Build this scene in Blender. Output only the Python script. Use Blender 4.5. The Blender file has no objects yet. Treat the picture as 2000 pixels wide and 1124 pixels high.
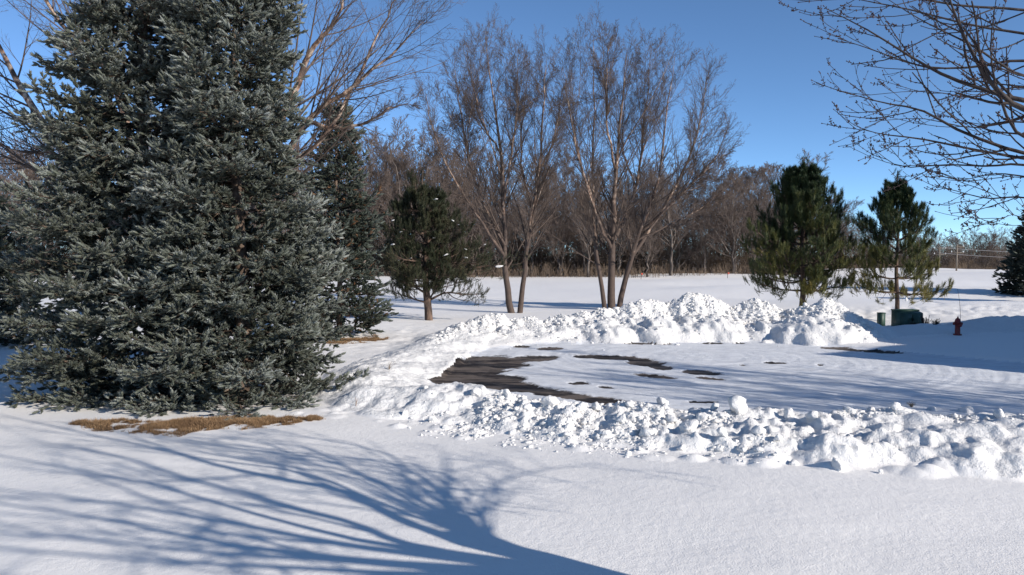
import bpy, math, numpy as np
from mathutils import Vector
S = bpy.context.scene
C = S.collection
R_ = math.radians
# ------------------------------------------------------------------ camera, sky, sun, exposure
CH = 2.9                                   # camera height above the lawn
FPX = 1510.0                               # focal length in photo pixels (photo 2000 wide)
PITCH = math.atan(62.0 / FPX)
cam = bpy.data.objects.new('camera', bpy.data.cameras.new('camera'))
C.objects.link(cam); S.camera = cam
cam.data.sensor_width = 36; cam.data.lens = FPX / 2000 * 36
cam.data.clip_start = 0.05; cam.data.clip_end = 9000
cam.location = (0, 0, CH); cam.rotation_euler = (math.pi / 2 - PITCH, 0, 0)

SUN_EL, SHADOW_A = 23.0, 35.0              # shadows run to -X and +Y by SHADOW_A
ca, sa = math.cos(R_(SHADOW_A)), math.sin(R_(SHADOW_A))
SUN = np.array([ca * math.cos(R_(SUN_EL)), -sa * math.cos(R_(SUN_EL)), math.sin(R_(SUN_EL))])
w = bpy.data.worlds.new('World'); S.world = w; w.use_nodes = True
nt = w.node_tree; bg = nt.nodes['Background']
sky = nt.nodes.new('ShaderNodeTexSky'); sky.sky_type = 'NISHITA'; sky.sun_disc = False
sky.sun_elevation = R_(SUN_EL); sky.sun_rotation = math.atan2(SUN[0], SUN[1])
sky.air_density = 0.75; sky.dust_density = 0.08; sky.ozone_density = 3.0; sky.altitude = 4000
tn_ = nt.nodes.new('ShaderNodeMix'); tn_.data_type = 'RGBA'; tn_.blend_type = 'MULTIPLY'; tn_.inputs[0].default_value = 1; tn_.inputs[7].default_value = (.88, 1.0, 1.0, 1)
nt.links.new(sky.outputs[0], tn_.inputs[6]); nt.links.new(tn_.outputs[2], bg.inputs[0]); bg.inputs[1].default_value = 0.138
sl = bpy.data.lights.new('sun', 'SUN'); sl.energy = 4.4; sl.angle = R_(0.55); sl.color = (1.0, 0.93, 0.84)
so = bpy.data.objects.new('sun', sl); C.objects.link(so)
so.rotation_euler = Vector(SUN).to_track_quat('Z', 'Y').to_euler()
S.view_settings.view_transform = 'Standard'; S.view_settings.look = 'None'
S.view_settings.exposure = 0.46; S.view_settings.gamma = 1
S.cycles.max_bounces = 6; S.cycles.diffuse_bounces = 3; S.cycles.transparent_max_bounces = 8

# ------------------------------------------------------------------ helpers
cp, sp = math.cos(PITCH), math.sin(PITCH)
def ray(px, py):
    u = (px - 1000) / FPX; v = (562 - py) / FPX
    return np.array([u, cp + v * sp, -sp + v * cp])
def gnd(px, py, z=0.0):
    d = ray(px, py); t = (z - CH) / d[2]
    return np.array([d[0] * t, d[1] * t, z])
def at(px, py, Y):
    d = ray(px, py); t = Y / d[1]
    return np.array([d[0] * t, Y, CH + d[2] * t])

def hsh(ix, iy, seed):
    n = (ix.astype(np.int64) * 374761393 + iy.astype(np.int64) * 668265263 + seed * 1442695041) & 0xffffffff
    n = ((n ^ (n >> 13)) * 1274126177) & 0xffffffff
    return ((n ^ (n >> 16)) & 0xffff) / 65535.0
def vnoise(x, y, seed=0):
    ix = np.floor(x); iy = np.floor(y); fx = x - ix; fy = y - iy
    fx = fx * fx * fx * (fx * (fx * 6 - 15) + 10); fy = fy * fy * fy * (fy * (fy * 6 - 15) + 10)
    a = hsh(ix, iy, seed); b = hsh(ix + 1, iy, seed); c = hsh(ix, iy + 1, seed); d = hsh(ix + 1, iy + 1, seed)
    return (a + (b - a) * fx + (c - a) * fy + (a - b - c + d) * fx * fy) * 2 - 1
def fbm(x, y, seed=0, o=4, g=.5):
    s = 0; a = 1.0; t = 0
    for i in range(o):
        cs, sn = math.cos(i * 1.1), math.sin(i * 1.1)
        s = s + a * vnoise((x * cs - y * sn) * 2 ** i + i * 17.3, (x * sn + y * cs) * 2 ** i - i * 9.1, seed + i); t += a; a *= g
    return s / t
def sst(a, b, x):
    t = np.clip((x - a) / (b - a), 0, 1); return t * t * (3 - 2 * t)

def mesh_obj(name, V, F, mat, parent=None, attr=None, smooth=False, mats=None, midx=None):
    """V (n,3); F list of (m,k) index arrays"""
    me = bpy.data.meshes.new(name)
    V = np.asarray(V, dtype=np.float32)
    if not isinstance(F, (list, tuple)): F = [F]
    F = [np.asarray(f, dtype=np.int32) for f in F if len(f)]
    loops = np.concatenate([f.ravel() for f in F])
    tot = np.concatenate([np.full(len(f), f.shape[1], np.int32) for f in F])
    st = np.concatenate([[0], np.cumsum(tot)[:-1]]).astype(np.int32)
    me.vertices.add(len(V)); me.vertices.foreach_set('co', V.ravel())
    me.loops.add(len(loops)); me.loops.foreach_set('vertex_index', loops)
    me.polygons.add(len(tot)); me.polygons.foreach_set('loop_start', st); me.polygons.foreach_set('loop_total', tot)
    if smooth: me.polygons.foreach_set('use_smooth', np.ones(len(tot), bool))
    if attr:
        for k, a in attr.items():
            at_ = me.attributes.new(k, 'FLOAT', 'POINT'); at_.data.foreach_set('value', np.asarray(a, np.float32))
    for m in (mats or [mat]): me.materials.append(m)
    if midx is not None: me.polygons.foreach_set('material_index', np.asarray(midx, np.int32))
    me.update(calc_edges=True)
    o = bpy.data.objects.new(name, me); C.objects.link(o)
    if parent is not None: o.parent = parent
    return o
def thing(name, label, cat, loc=(0, 0, 0), rz=0, group=None):
    o = bpy.data.objects.new(name, None); C.objects.link(o); o.empty_display_size = .2
    o.location = tuple(float(v) for v in loc); o.rotation_euler = (0, 0, rz)
    o['label'] = label; o['category'] = cat
    if group: o['group'] = group
    return o
def tag(o, label=None, cat=None, group=None, kind=None):
    if label: o['label'] = label
    if cat: o['category'] = cat
    if group: o['group'] = group
    if kind: o['kind'] = kind
    return o
def dup(root, loc, rz=0, sc=1, label=None, group=None):
    r = root.copy(); C.objects.link(r); r.location = tuple(float(v) for v in loc); r.rotation_euler = (0, 0, rz)
    r.scale = (sc, sc, sc) if not isinstance(sc, tuple) else sc
    if label: r['label'] = label
    if group: r['group'] = group
    for ch in list(root.children):
        c = ch.copy(); C.objects.link(c); c.parent = r
        for g in list(ch.children):
            d = g.copy(); C.objects.link(d); d.parent = c
    return r
class MB:
    def __init__(s): s.V = []; s.F = {}; s.n = 0
    def add(s, V, F):
        V = np.asarray(V, float)
        if not isinstance(F, (list, tuple)): F = [F]
        for f in F:
            f = np.asarray(f)
            if len(f): s.F.setdefault(f.shape[1], []).append(f + s.n)
        s.V.append(V); s.n += len(V)
    def box(s, c, d, rz=0, bev=0.0, top=None):
        cx, cy, cz = c; hx, hy, hz = d[0] / 2, d[1] / 2, d[2] / 2
        b = min(bev, hx * .9, hy * .9, hz * .9)
        pts = []
        def ringp(x, y, z): return [(-x, -y, z), (x, -y, z), (x, y, z), (-x, y, z)]
        lv = [(hx - b, hy - b, -hz), (hx, hy, -hz + b), (hx, hy, hz - b), (hx - b, hy - b, hz)] if b > 0 else [(hx, hy, -hz), (hx, hy, hz)]
        for x, y, z in lv: pts += ringp(x, y, z)
        pts = np.array(pts, float)
        f = [(3, 2, 1, 0)]
        for l in range(len(lv) - 1):
            for k in range(4):
                a = l * 4 + k; bb = l * 4 + (k + 1) % 4; f.append((a, bb, bb + 4, a + 4))
        o = (len(lv) - 1) * 4; f.append((o, o + 1, o + 2, o + 3))
        cs, sn = math.cos(rz), math.sin(rz)
        q = pts.copy(); q[:, 0] = pts[:, 0] * cs - pts[:, 1] * sn; q[:, 1] = pts[:, 0] * sn + pts[:, 1] * cs
        s.add(q + np.array([cx, cy, cz]), np.array(f))
    def lathe(s, prof, n=20, M=None, org=(0, 0, 0)):
        """prof [(r,z)] around z; M 3x3 optional"""
        a = np.linspace(0, 2 * math.pi, n, endpoint=False); V = []
        for r, z in prof: V.append(np.stack([r * np.cos(a), r * np.sin(a), np.full(n, z)], 1))
        V = np.concatenate(V)
        if M is not None: V = V @ np.asarray(M).T
        f = []
        for l in range(len(prof) - 1):
            for k in range(n): f.append((l * n + k, l * n + (k + 1) % n, (l + 1) * n + (k + 1) % n, (l + 1) * n + k))
        s.add(V + np.array(org), np.array(f))
    def tube(s, pts, r, sides=6):
        P = np.array(pts, float)[None]; rr = np.full((1, P.shape[1]), r) if np.isscalar(r) else np.array(r, float)[None]
        V, F = tubes(P, rr, sides); s.add(V, F)
    def poly(s, V, F): s.add(V, F)
    def build(s, name, mat, parent=None, smooth=False, **k):
        return mesh_obj(name, np.concatenate(s.V), [np.concatenate(v) for v in s.F.values()], mat, parent, smooth=smooth, **k)

def norm(v): return v / np.maximum(np.linalg.norm(v, axis=-1, keepdims=True), 1e-9)
def frames(T):
    ref = np.zeros_like(T); ref[..., 2] = 1
    bad = np.abs(T[..., 2]) > .93
    ref[bad] = (1, 0, 0)
    A = norm(np.cross(T, ref)); B = np.cross(T, A); return A, B
def tubes(P, R, sides):
    N, K, _ = P.shape
    T = np.empty_like(P); T[:, 1:-1] = P[:, 2:] - P[:, :-2]; T[:, 0] = P[:, 1] - P[:, 0]; T[:, -1] = P[:, -1] - P[:, -2]
    T = norm(T)
    m = norm(P[:, -1] - P[:, 0])                      # one reference per branch: no twisting
    A0, _b = frames(m); A0 = np.repeat(A0[:, None], K, 1)
    A = norm(A0 - T * (A0 * T).sum(-1, keepdims=True)); B = np.cross(T, A)
    a = np.linspace(0, 2 * math.pi, sides, endpoint=False)
    V = P[:, :, None] + R[:, :, None, None] * (A[:, :, None] * np.cos(a)[None, None, :, None] + B[:, :, None] * np.sin(a)[None, None, :, None])
    V = V.reshape(-1, 3)
    base = (np.arange(N) * K * sides)[:, None, None]
    l = (np.arange(K - 1) * sides)[None, :, None]; k = np.arange(sides)[None, None, :]; k2 = (k + 1) % sides
    F = np.stack([base + l + k, base + l + k2, base + l + sides + k2, base + l + sides + k], -1).reshape(-1, 4)
    return V, F
def grow(P, R, n, t0, t1, ang, asd, lr, K, rng, up=.1, wig=.12, rr=.6, rmin=.002, tip=.25, out=None, lshape=.55, absl=None, flat=0):
    N, Kp, _ = P.shape
    idx = np.repeat(np.arange(N), n); M = len(idx)
    t = (np.tile(np.arange(n), N) + rng.uniform(0, 1, M)) / n; t = t0 + (t1 - t0) * t
    g = np.clip(t * (Kp - 1), 0, Kp - 1.001); i = g.astype(int); f = (g - i)[:, None]
    p = P[idx, i] * (1 - f) + P[idx, i + 1] * f
    tan = norm(P[idx, i + 1] - P[idx, i])
    r0 = (R[idx, i] * (1 - f[:, 0]) + R[idx, i + 1] * f[:, 0])
    plen = np.linalg.norm(np.diff(P, axis=1), axis=2).sum(1)[idx]
    L = (absl if absl is not None else plen * lr) * (1 - lshape * (t - t0) / max(t1 - t0, 1e-6)) * rng.uniform(.65, 1.3, M)
    A, B = frames(tan); az = rng.uniform(0, 2 * math.pi, M)[:, None]
    perp = A * np.cos(az) + B * np.sin(az)
    if flat: perp[:, 2] *= (1 - flat); perp = norm(perp)
    if out is not None:                                # bias away from a centre line
        o_ = p - out; o_[:, 2] = 0; perp = norm(perp + .8 * norm(o_))
    th = np.radians(rng.normal(ang, asd, M))[:, None]
    d = norm(tan * np.cos(th) + perp * np.sin(th))
    Q = np.empty((M, K, 3)); Q[:, 0] = p; step = (L / (K - 1))[:, None]
    for k in range(1, K):
        d = d + rng.normal(0, wig, (M, 3)); d[:, 2] += up / (K - 1) * 2; d = norm(d)
        Q[:, k] = Q[:, k - 1] + d * step
    rb = np.minimum(r0 * rr, L * .03 + rmin)
    rb = np.maximum(rb, rmin)
    RR = rb[:, None] * np.linspace(1, tip, K)[None]; RR = np.maximum(RR, rmin * .7)
    return Q, RR
def spline(pts, K):
    """smooth curve through the guide points"""
    P = np.array(pts, float); n = len(P)
    Pe = np.vstack([2 * P[0] - P[1], P, 2 * P[-1] - P[-2]])
    out = []
    for u in np.linspace(0, n - 1 - 1e-6, K):
        i = int(u); f = u - i; a, b, c, d = Pe[i:i + 4]
        out.append(.5 * ((2 * b) + (-a + c) * f + (2 * a - 5 * b + 4 * c - d) * f * f + (-a + 3 * b - 3 * c + d) * f ** 3))
    return np.array(out)
def scatter(TV, TF, loc, X, Y, Z, sc):
    """copies of a template with axes X,Y,Z and (n,3) scale"""
    V = loc[:, None] + (TV[None, :, 0:1] * sc[:, None, 0:1]) * X[:, None] + (TV[None, :, 1:2] * sc[:, None, 1:2]) * Y[:, None] + (TV[None, :, 2:3] * sc[:, None, 2:3]) * Z[:, None]
    n = len(TV); F = TF[None] + (np.arange(len(loc)) * n)[:, None, None]
    return V.reshape(-1, 3), F.reshape(-1, TF.shape[1])
def rand_axes(D, rng):
    A, B = frames(D); a = rng.uniform(0, 2 * math.pi, len(D))[:, None]
    X = A * np.cos(a) + B * np.sin(a); return X, np.cross(D, X)

# ------------------------------------------------------------------ materials
def mat(name, col, rough=.8, spec=.3, noise=None, bump=None, metal=0):
    """noise = (scale, col2, lo, hi[, stretch]);  bump = (scale, strength, distance)"""
    m = bpy.data.materials.new(name); m.use_nodes = True; n = m.node_tree; b = n.nodes['Principled BSDF']
    b.inputs['Base Color'].default_value = (*col, 1); b.inputs['Roughness'].default_value = rough
    b.inputs['Specular IOR Level'].default_value = spec; b.inputs['Metallic'].default_value = metal
    tc = n.nodes.new('ShaderNodeTexCoord')
    if noise:
        mp = n.nodes.new('ShaderNodeMapping'); mp.inputs['Scale'].default_value = noise[4] if len(noise) > 4 else (1, 1, 1)
        nz = n.nodes.new('ShaderNodeTexNoise'); nz.inputs['Scale'].default_value = noise[0]; nz.inputs['Detail'].default_value = 5
        rp = n.nodes.new('ShaderNodeValToRGB'); rp.color_ramp.elements[0].position = noise[2]; rp.color_ramp.elements[1].position = noise[3]
        rp.color_ramp.elements[0].color = (*col, 1); rp.color_ramp.elements[1].color = (*noise[1], 1)
        n.links.new(tc.outputs['Object'], mp.inputs[0]); n.links.new(mp.outputs[0], nz.inputs[0]); n.links.new(nz.outputs[0], rp.inputs[0]); n.links.new(rp.outputs[0], b.inputs['Base Color'])
    if bump:
        nb = n.nodes.new('ShaderNodeTexNoise'); nb.inputs['Scale'].default_value = bump[0]; nb.inputs['Detail'].default_value = 6
        bp = n.nodes.new('ShaderNodeBump'); bp.inputs['Strength'].default_value = bump[1]; bp.inputs['Distance'].default_value = bump[2]
        n.links.new(tc.outputs['Object'], nb.inputs[0]); n.links.new(nb.outputs[0], bp.inputs['Height']); n.links.new(bp.outputs[0], b.inputs['Normal'])
    return m
def attr_mat(name, attr, cols, rough=.6, spec=.25):
    m = bpy.data.materials.new(name); m.use_nodes = True; n = m.node_tree; b = n.nodes['Principled BSDF']
    b.inputs['Roughness'].default_value = rough; b.inputs['Specular IOR Level'].default_value = spec
    a = n.nodes.new('ShaderNodeAttribute'); a.attribute_name = attr
    rp = n.nodes.new('ShaderNodeValToRGB'); e = rp.color_ramp.elements
    while len(e) < len(cols): e.new(.5)
    for i, (p, c) in enumerate(cols): e[i].position = p; e[i].color = (*c, 1)
    n.links.new(a.outputs['Fac'], rp.inputs[0]); n.links.new(rp.outputs[0], b.inputs['Base Color'])
    return m
def snow_mat(name, grain=1.0, clump=0.0, col=(.84, .815, .785)):
    m = bpy.data.materials.new(name); m.use_nodes = True; n = m.node_tree; b = n.nodes['Principled BSDF']
    b.inputs['Base Color'].default_value = (*col, 1); b.inputs['Roughness'].default_value = .65
    b.inputs['Specular IOR Level'].default_value = .25
    g = n.nodes.new('ShaderNodeNewGeometry')
    def N(s, d=3, r=.6):
        t = n.nodes.new('ShaderNodeTexNoise'); t.inputs['Scale'].default_value = s; t.inputs['Detail'].default_value = d; t.inputs['Roughness'].default_value = r
        n.links.new(g.outputs['Position'], t.inputs[0]); return t
    n1, n2 = N(55, 3), N(9, 4)
    b1 = n.nodes.new('ShaderNodeBump'); b1.inputs['Strength'].default_value = .55 * grain; b1.inputs['Distance'].default_value = .012
    b2 = n.nodes.new('ShaderNodeBump'); b2.inputs['Strength'].default_value = .35 + clump; b2.inputs['Distance'].default_value = .03 + clump * .04
    n.links.new(n1.outputs[0], b1.inputs['Height']); n.links.new(n2.outputs[0], b2.inputs['Height'])
    n.links.new(b1.outputs[0], b2.inputs['Normal']); n.links.new(b2.outputs[0], b.inputs['Normal'])
    return m
M_snow = snow_mat('snow'); M_bank = snow_mat('ploughed_snow', 1.5, .5, (.75, .735, .715))

def road_mat():
    m = bpy.data.materials.new('road_surface'); m.use_nodes = True; n = m.node_tree; b = n.nodes['Principled BSDF']
    L = n.links.new; g = n.nodes.new('ShaderNodeNewGeometry')
    a = n.nodes.new('ShaderNodeAttribute'); a.attribute_name = 'bare'
    def N(s, d=4, r=.6, sc=None):
        t = n.nodes.new('ShaderNodeTexNoise'); t.inputs['Scale'].default_value = s; t.inputs['Detail'].default_value = d; t.inputs['Roughness'].default_value = r
        if sc:
            mp = n.nodes.new('ShaderNodeMapping'); mp.inputs['Scale'].default_value = sc; L(g.outputs['Position'], mp.inputs[0]); L(mp.outputs[0], t.inputs[0])
        else: L(g.outputs['Position'], t.inputs[0])
        return t
    def math_(op, x, y):
        q = n.nodes.new('ShaderNodeMath'); q.operation = op
        for i, v in enumerate((x, y)):
            if isinstance(v, (int, float)): q.inputs[i].default_value = v
            else: L(v, q.inputs[i])
        return q.outputs[0]
    ne = N(3.5, 9, .8, (1, 1.6, 1))
    e = math_('ADD', a.outputs['Fac'], math_('MULTIPLY', math_('SUBTRACT', ne.outputs[0], .5), .55))
    rp = n.nodes.new('ShaderNodeValToRGB'); rp.color_ramp.elements[0].position = .47; rp.color_ramp.elements[1].position = .57; L(e, rp.inputs[0])
    # asphalt: warm grey brown, damp darker blotches
    na = N(.9, 9, .72, (.6, 1.7, 1)); ra = n.nodes.new('ShaderNodeValToRGB')
    ra.color_ramp.elements[0].position = .46; ra.color_ramp.elements[0].color = (.022, .017, .015, 1)
    ra.color_ramp.elements[1].position = .56; ra.color_ramp.elements[1].color = (.14, .112, .092, 1)
    L(na.outputs[0], ra.inputs[0])
    # packed snow, a little dirty
    ns = N(2.2, 5, .7, (.5, 1.8, 1)); rs = n.nodes.new('ShaderNodeValToRGB')
    rs.color_ramp.elements[0].position = .3; rs.color_ramp.elements[0].color = (.60, .61, .63, 1)
    rs.color_ramp.elements[1].position = .6; rs.color_ramp.elements[1].color = (.76, .77, .79, 1)
    L(ns.outputs[0], rs.inputs[0])
    mx = n.nodes.new('ShaderNodeMix'); mx.data_type = 'RGBA'; L(rp.outputs[0], mx.inputs[0]); L(rs.outputs[0], mx.inputs[6]); L(ra.outputs[0], mx.inputs[7]); L(mx.outputs[2], b.inputs['Base Color'])
    b.inputs['Roughness'].default_value = .7; b.inputs['Specular IOR Level'].default_value = .25
    h = math_('SUBTRACT', math_('MULTIPLY', N(14, 5, .75).outputs[0], .6), math_('MULTIPLY', rp.outputs[0], .5))
    bp = n.nodes.new('ShaderNodeBump'); bp.inputs['Strength'].default_value = .8; bp.inputs['Distance'].default_value = .04; L(h, bp.inputs['Height']); L(bp.outputs[0], b.inputs['Normal'])
    return m
M_road = road_mat()
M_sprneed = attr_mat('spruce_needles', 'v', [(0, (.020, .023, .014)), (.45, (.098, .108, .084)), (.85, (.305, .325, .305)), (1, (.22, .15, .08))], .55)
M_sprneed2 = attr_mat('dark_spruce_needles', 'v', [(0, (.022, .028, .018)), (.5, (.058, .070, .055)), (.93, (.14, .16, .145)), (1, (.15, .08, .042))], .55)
M_pine = attr_mat('pine_needles', 'v', [(0, (.020, .038, .018)), (.45, (.060, .082, .032)), (.75, (.17, .165, .05)), (1, (.30, .24, .07))], .5)
M_sprbark = mat('spruce_bark', (.07, .048, .035), noise=(9, (.16, .115, .085), .4, .65), bump=(20, .8, .02))
M_ragpine = attr_mat('ragged_pine_needles', 'v', [(0, (.020, .028, .014)), (.45, (.048, .056, .030)), (.75, (.10, .092, .05)), (1, (.17, .125, .07))], .6)
M_pinebark = mat('pine_bark', (.05, .034, .027), noise=(7, (.15, .10, .075), .42, .62, (1, 1, .35)), bump=(14, 1, .03))
M_mapbark = mat('maple_bark', (.028, .021, .02), noise=(12, (.06, .047, .042), .4, .65, (1, 1, .3)), bump=(25, .7, .01))
M_bud = mat('maple_bud', (.06, .03, .028), .5)
M_twig = mat('birch_twig', (.065, .048, .040), noise=(1.5, (.13, .095, .076), .4, .6))
M_wood = mat('forest_bark', (.075, .06, .052), noise=(1.2, (.21, .17, .14), .42, .62, (1, 1, .3)))
M_woodtwig = mat('forest_twig', (.105, .08, .067), noise=(.6, (.17, .13, .11), .4, .6))
def birch_mat():
    m = mat('birch_bark', (.06, .04, .032), .75, .3, bump=(22, .8, .02)); n = m.node_tree; L = n.links.new; b = n.nodes['Principled BSDF']
    tc = n.nodes.new('ShaderNodeTexCoord'); sx = n.nodes.new('ShaderNodeSeparateXYZ'); L(tc.outputs['Object'], sx.inputs[0])
    mr = n.nodes.new('ShaderNodeMapRange'); mr.inputs[1].default_value = 2.2; mr.inputs[2].default_value = 6.0; L(sx.outputs[2], mr.inputs[0])
    def N(s, sc):
        mp = n.nodes.new('ShaderNodeMapping'); mp.inputs['Scale'].default_value = sc; L(tc.outputs['Object'], mp.inputs[0])
        t = n.nodes.new('ShaderNodeTexNoise'); t.inputs['Scale'].default_value = s; t.inputs['Detail'].default_value = 5; L(mp.outputs[0], t.inputs[0]); return t
    n1 = N(3, (1, 1, .6)); n2 = N(9, (1, 1, .5))
    dk = n.nodes.new('ShaderNodeValToRGB'); dk.color_ramp.elements[0].color = (.045, .032, .027, 1); dk.color_ramp.elements[1].color = (.115, .082, .066, 1); L(n2.outputs[0], dk.inputs[0])
    lt = n.nodes.new('ShaderNodeValToRGB'); e = lt.color_ramp.elements
    e[0].position = .38; e[0].color = (.07, .04, .028, 1); e[1].position = .62; e[1].color = (.66, .53, .42, 1); k = e.new(.48); k.color = (.36, .22, .15, 1); L(n2.outputs[0], lt.inputs[0])
    ad = n.nodes.new('ShaderNodeMath'); ad.operation = 'MULTIPLY_ADD'; ad.inputs[1].default_value = 1.0; L(mr.outputs[0], ad.inputs[0])
    sb = n.nodes.new('ShaderNodeMath'); sb.operation = 'SUBTRACT'; sb.inputs[1].default_value = .70; L(n1.outputs[0], sb.inputs[0]); 
    s4 = n.nodes.new('ShaderNodeMath'); s4.operation = 'MULTIPLY'; s4.inputs[1].default_value = 3; L(sb.outputs[0], s4.inputs[0]); L(s4.outputs[0], ad.inputs[2])
    ad.use_clamp = True
    mx = n.nodes.new('ShaderNodeMix'); mx.data_type = 'RGBA'; L(ad.outputs[0], mx.inputs[0]); L(dk.outputs[0], mx.inputs[6]); L(lt.outputs[0], mx.inputs[7]); L(mx.outputs[2], b.inputs['Base Color'])
    return m
M_birch = birch_mat()

# ------------------------------------------------------------------ terrain heightfield
def poly_sd(x, y, P):
    """signed distance, negative inside"""
    d = np.full(x.shape, 1e9); ins = np.zeros(x.shape, bool); n = len(P)
    for i in range(n):
        ax, ay = P[i]; bx, by = P[(i + 1) % n]; ex, ey = bx - ax, by - ay
        t = np.clip(((x - ax) * ex + (y - ay) * ey) / (ex * ex + ey * ey), 0, 1)
        d = np.minimum(d, np.hypot(x - ax - t * ex, y - ay - t * ey))
        c = ((ay > y) != (by > y)) & (x < (bx - ax) * (y - ay) / (by - ay + 1e-12) + ax); ins ^= c
    return np.where(ins, -d, d)
def line_q(x, y, P, W):
    """distance to polyline and interpolated columns of W"""
    d = np.full(x.shape, 1e9); w = [np.zeros(x.shape) for _ in range(W.shape[1])]
    for i in range(len(P) - 1):
        ax, ay = P[i]; bx, by = P[i + 1]; ex, ey = bx - ax, by - ay
        t = np.clip(((x - ax) * ex + (y - ay) * ey) / (ex * ex + ey * ey), 0, 1)
        q = np.hypot(x - ax - t * ex, y - ay - t * ey); m = q < d
        d = np.where(m, q, d)
        for k in range(len(w)): w[k] = np.where(m, W[i, k] + (W[i + 1, k] - W[i, k]) * t, w[k])
    return d, w
RZ = -.10
# near bank crest: photo px, py, crest z, inner half width, outer half width
NB = [(930, 640, .25, 1.0, 1.2), (850, 668, .20, 1.4, 1.3), (775, 698, .20, 1.5, 1.4), (722, 724, .22, 1.3, 1.3), (728, 750, .30, .9, 1.1), (795, 758, .34, .75, 1.2), (870, 760, .30, .6, 1.3), (960, 778, .24, .5, 1.3), (1060, 795, .20, .5, 1.35),
      (1200, 804, .22, .6, 1.5), (1330, 806, .28, .7, 1.6), (1450, 808, .30, .7, 1.8), (1600, 812, .31, .7, 1.9), (1800, 812, .35, .8, 2.1), (2000, 818, .38, .9, 2.2), (2300, 820, .6, .9, 2.2), (2900, 850, .6, .9, 2.2)]
NBp = np.array([gnd(a, b, z)[:2] for a, b, z, _, _ in NB]); NBw = np.array([[z, wi, wo] for _, _, z, wi, wo in NB])
# far bank crest at given distance
FB = [(850, 664, 25.5), (905, 641, 27.5), (965, 619, 28.5), (1010, 624, 28.8), (1060, 628, 29), (1135, 612, 29.3), (1190, 606, 29.6), (1250, 591, 29.8), (1300, 594, 30), (1350, 573, 30), (1390, 580, 30), (1430, 606, 30),
      (1465, 587, 30), (1500, 592, 29.8), (1530, 612, 29.6), (1565, 601, 29.2), (1605, 585, 29), (1640, 596, 28.9), (1680, 622, 28.8), (1730, 640, 29.0), (1800, 633, 29.5), (1860, 636, 30), (1930, 618, 30.6), (2000, 617, 31), (2150, 615, 31), (2500, 620, 30)]
FBp = []; FBw = []
for a, b, Y in FB:
    q = at(a, b, Y); FBp.append(q[:2]); wide = 3.2 if a > 1700 else 2.5
    FBw.append([max(q[2], .12), wide, 1.6])
FBp = np.array(FBp); FBw = np.array(FBw)
LOBES = [(1000, 640, 27.6, 1.5), (1085, 640, 27.8, 1.5), (1185, 628, 27.9, 1.5), (1290, 622, 28, 1.55), (1395, 622, 28.1, 1.5), (1480, 632, 28, 1.1), (1590, 612, 27.6, 2.0), (1635, 630, 27.6, 1.6), (1545, 640, 27.6, 1.3)]
RP = [gnd(*p, RZ)[:2] for p in [(812, 733), (850, 706), (900, 690), (980, 678), (1080, 669), (1140, 664), (1300, 664), (1440, 665), (1560, 670), (1680, 680), (1790, 692), (2000, 712), (2400, 742), (3400, 800)]]
inner = [p + np.array([.25, .85]) for p in NBp[6:]]
RP = np.array(RP + inner[::-1])
ra_fine = np.arange(-41, 41.001, .13)
ang = np.radians(np.concatenate([np.arange(-180, -41, 5), ra_fine, np.arange(45, 180, 5)]))
rr_ = [0.4]
while rr_[-1] < 5: rr_.append(rr_[-1] * 1.12)
while rr_[-1] < 34: rr_.append(rr_[-1] * 1.0036)
while rr_[-1] < 60: rr_.append(rr_[-1] * 1.006)
while rr_[-1] < 170: rr_.append(rr_[-1] * 1.02)
while rr_[-1] < 6000: rr_.append(rr_[-1] * 1.15)
rr_ = np.array(rr_)
RRg, AA = np.meshgrid(rr_, ang, indexing='ij')
gx = RRg * np.sin(AA); gy = RRg * np.cos(AA)
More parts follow.
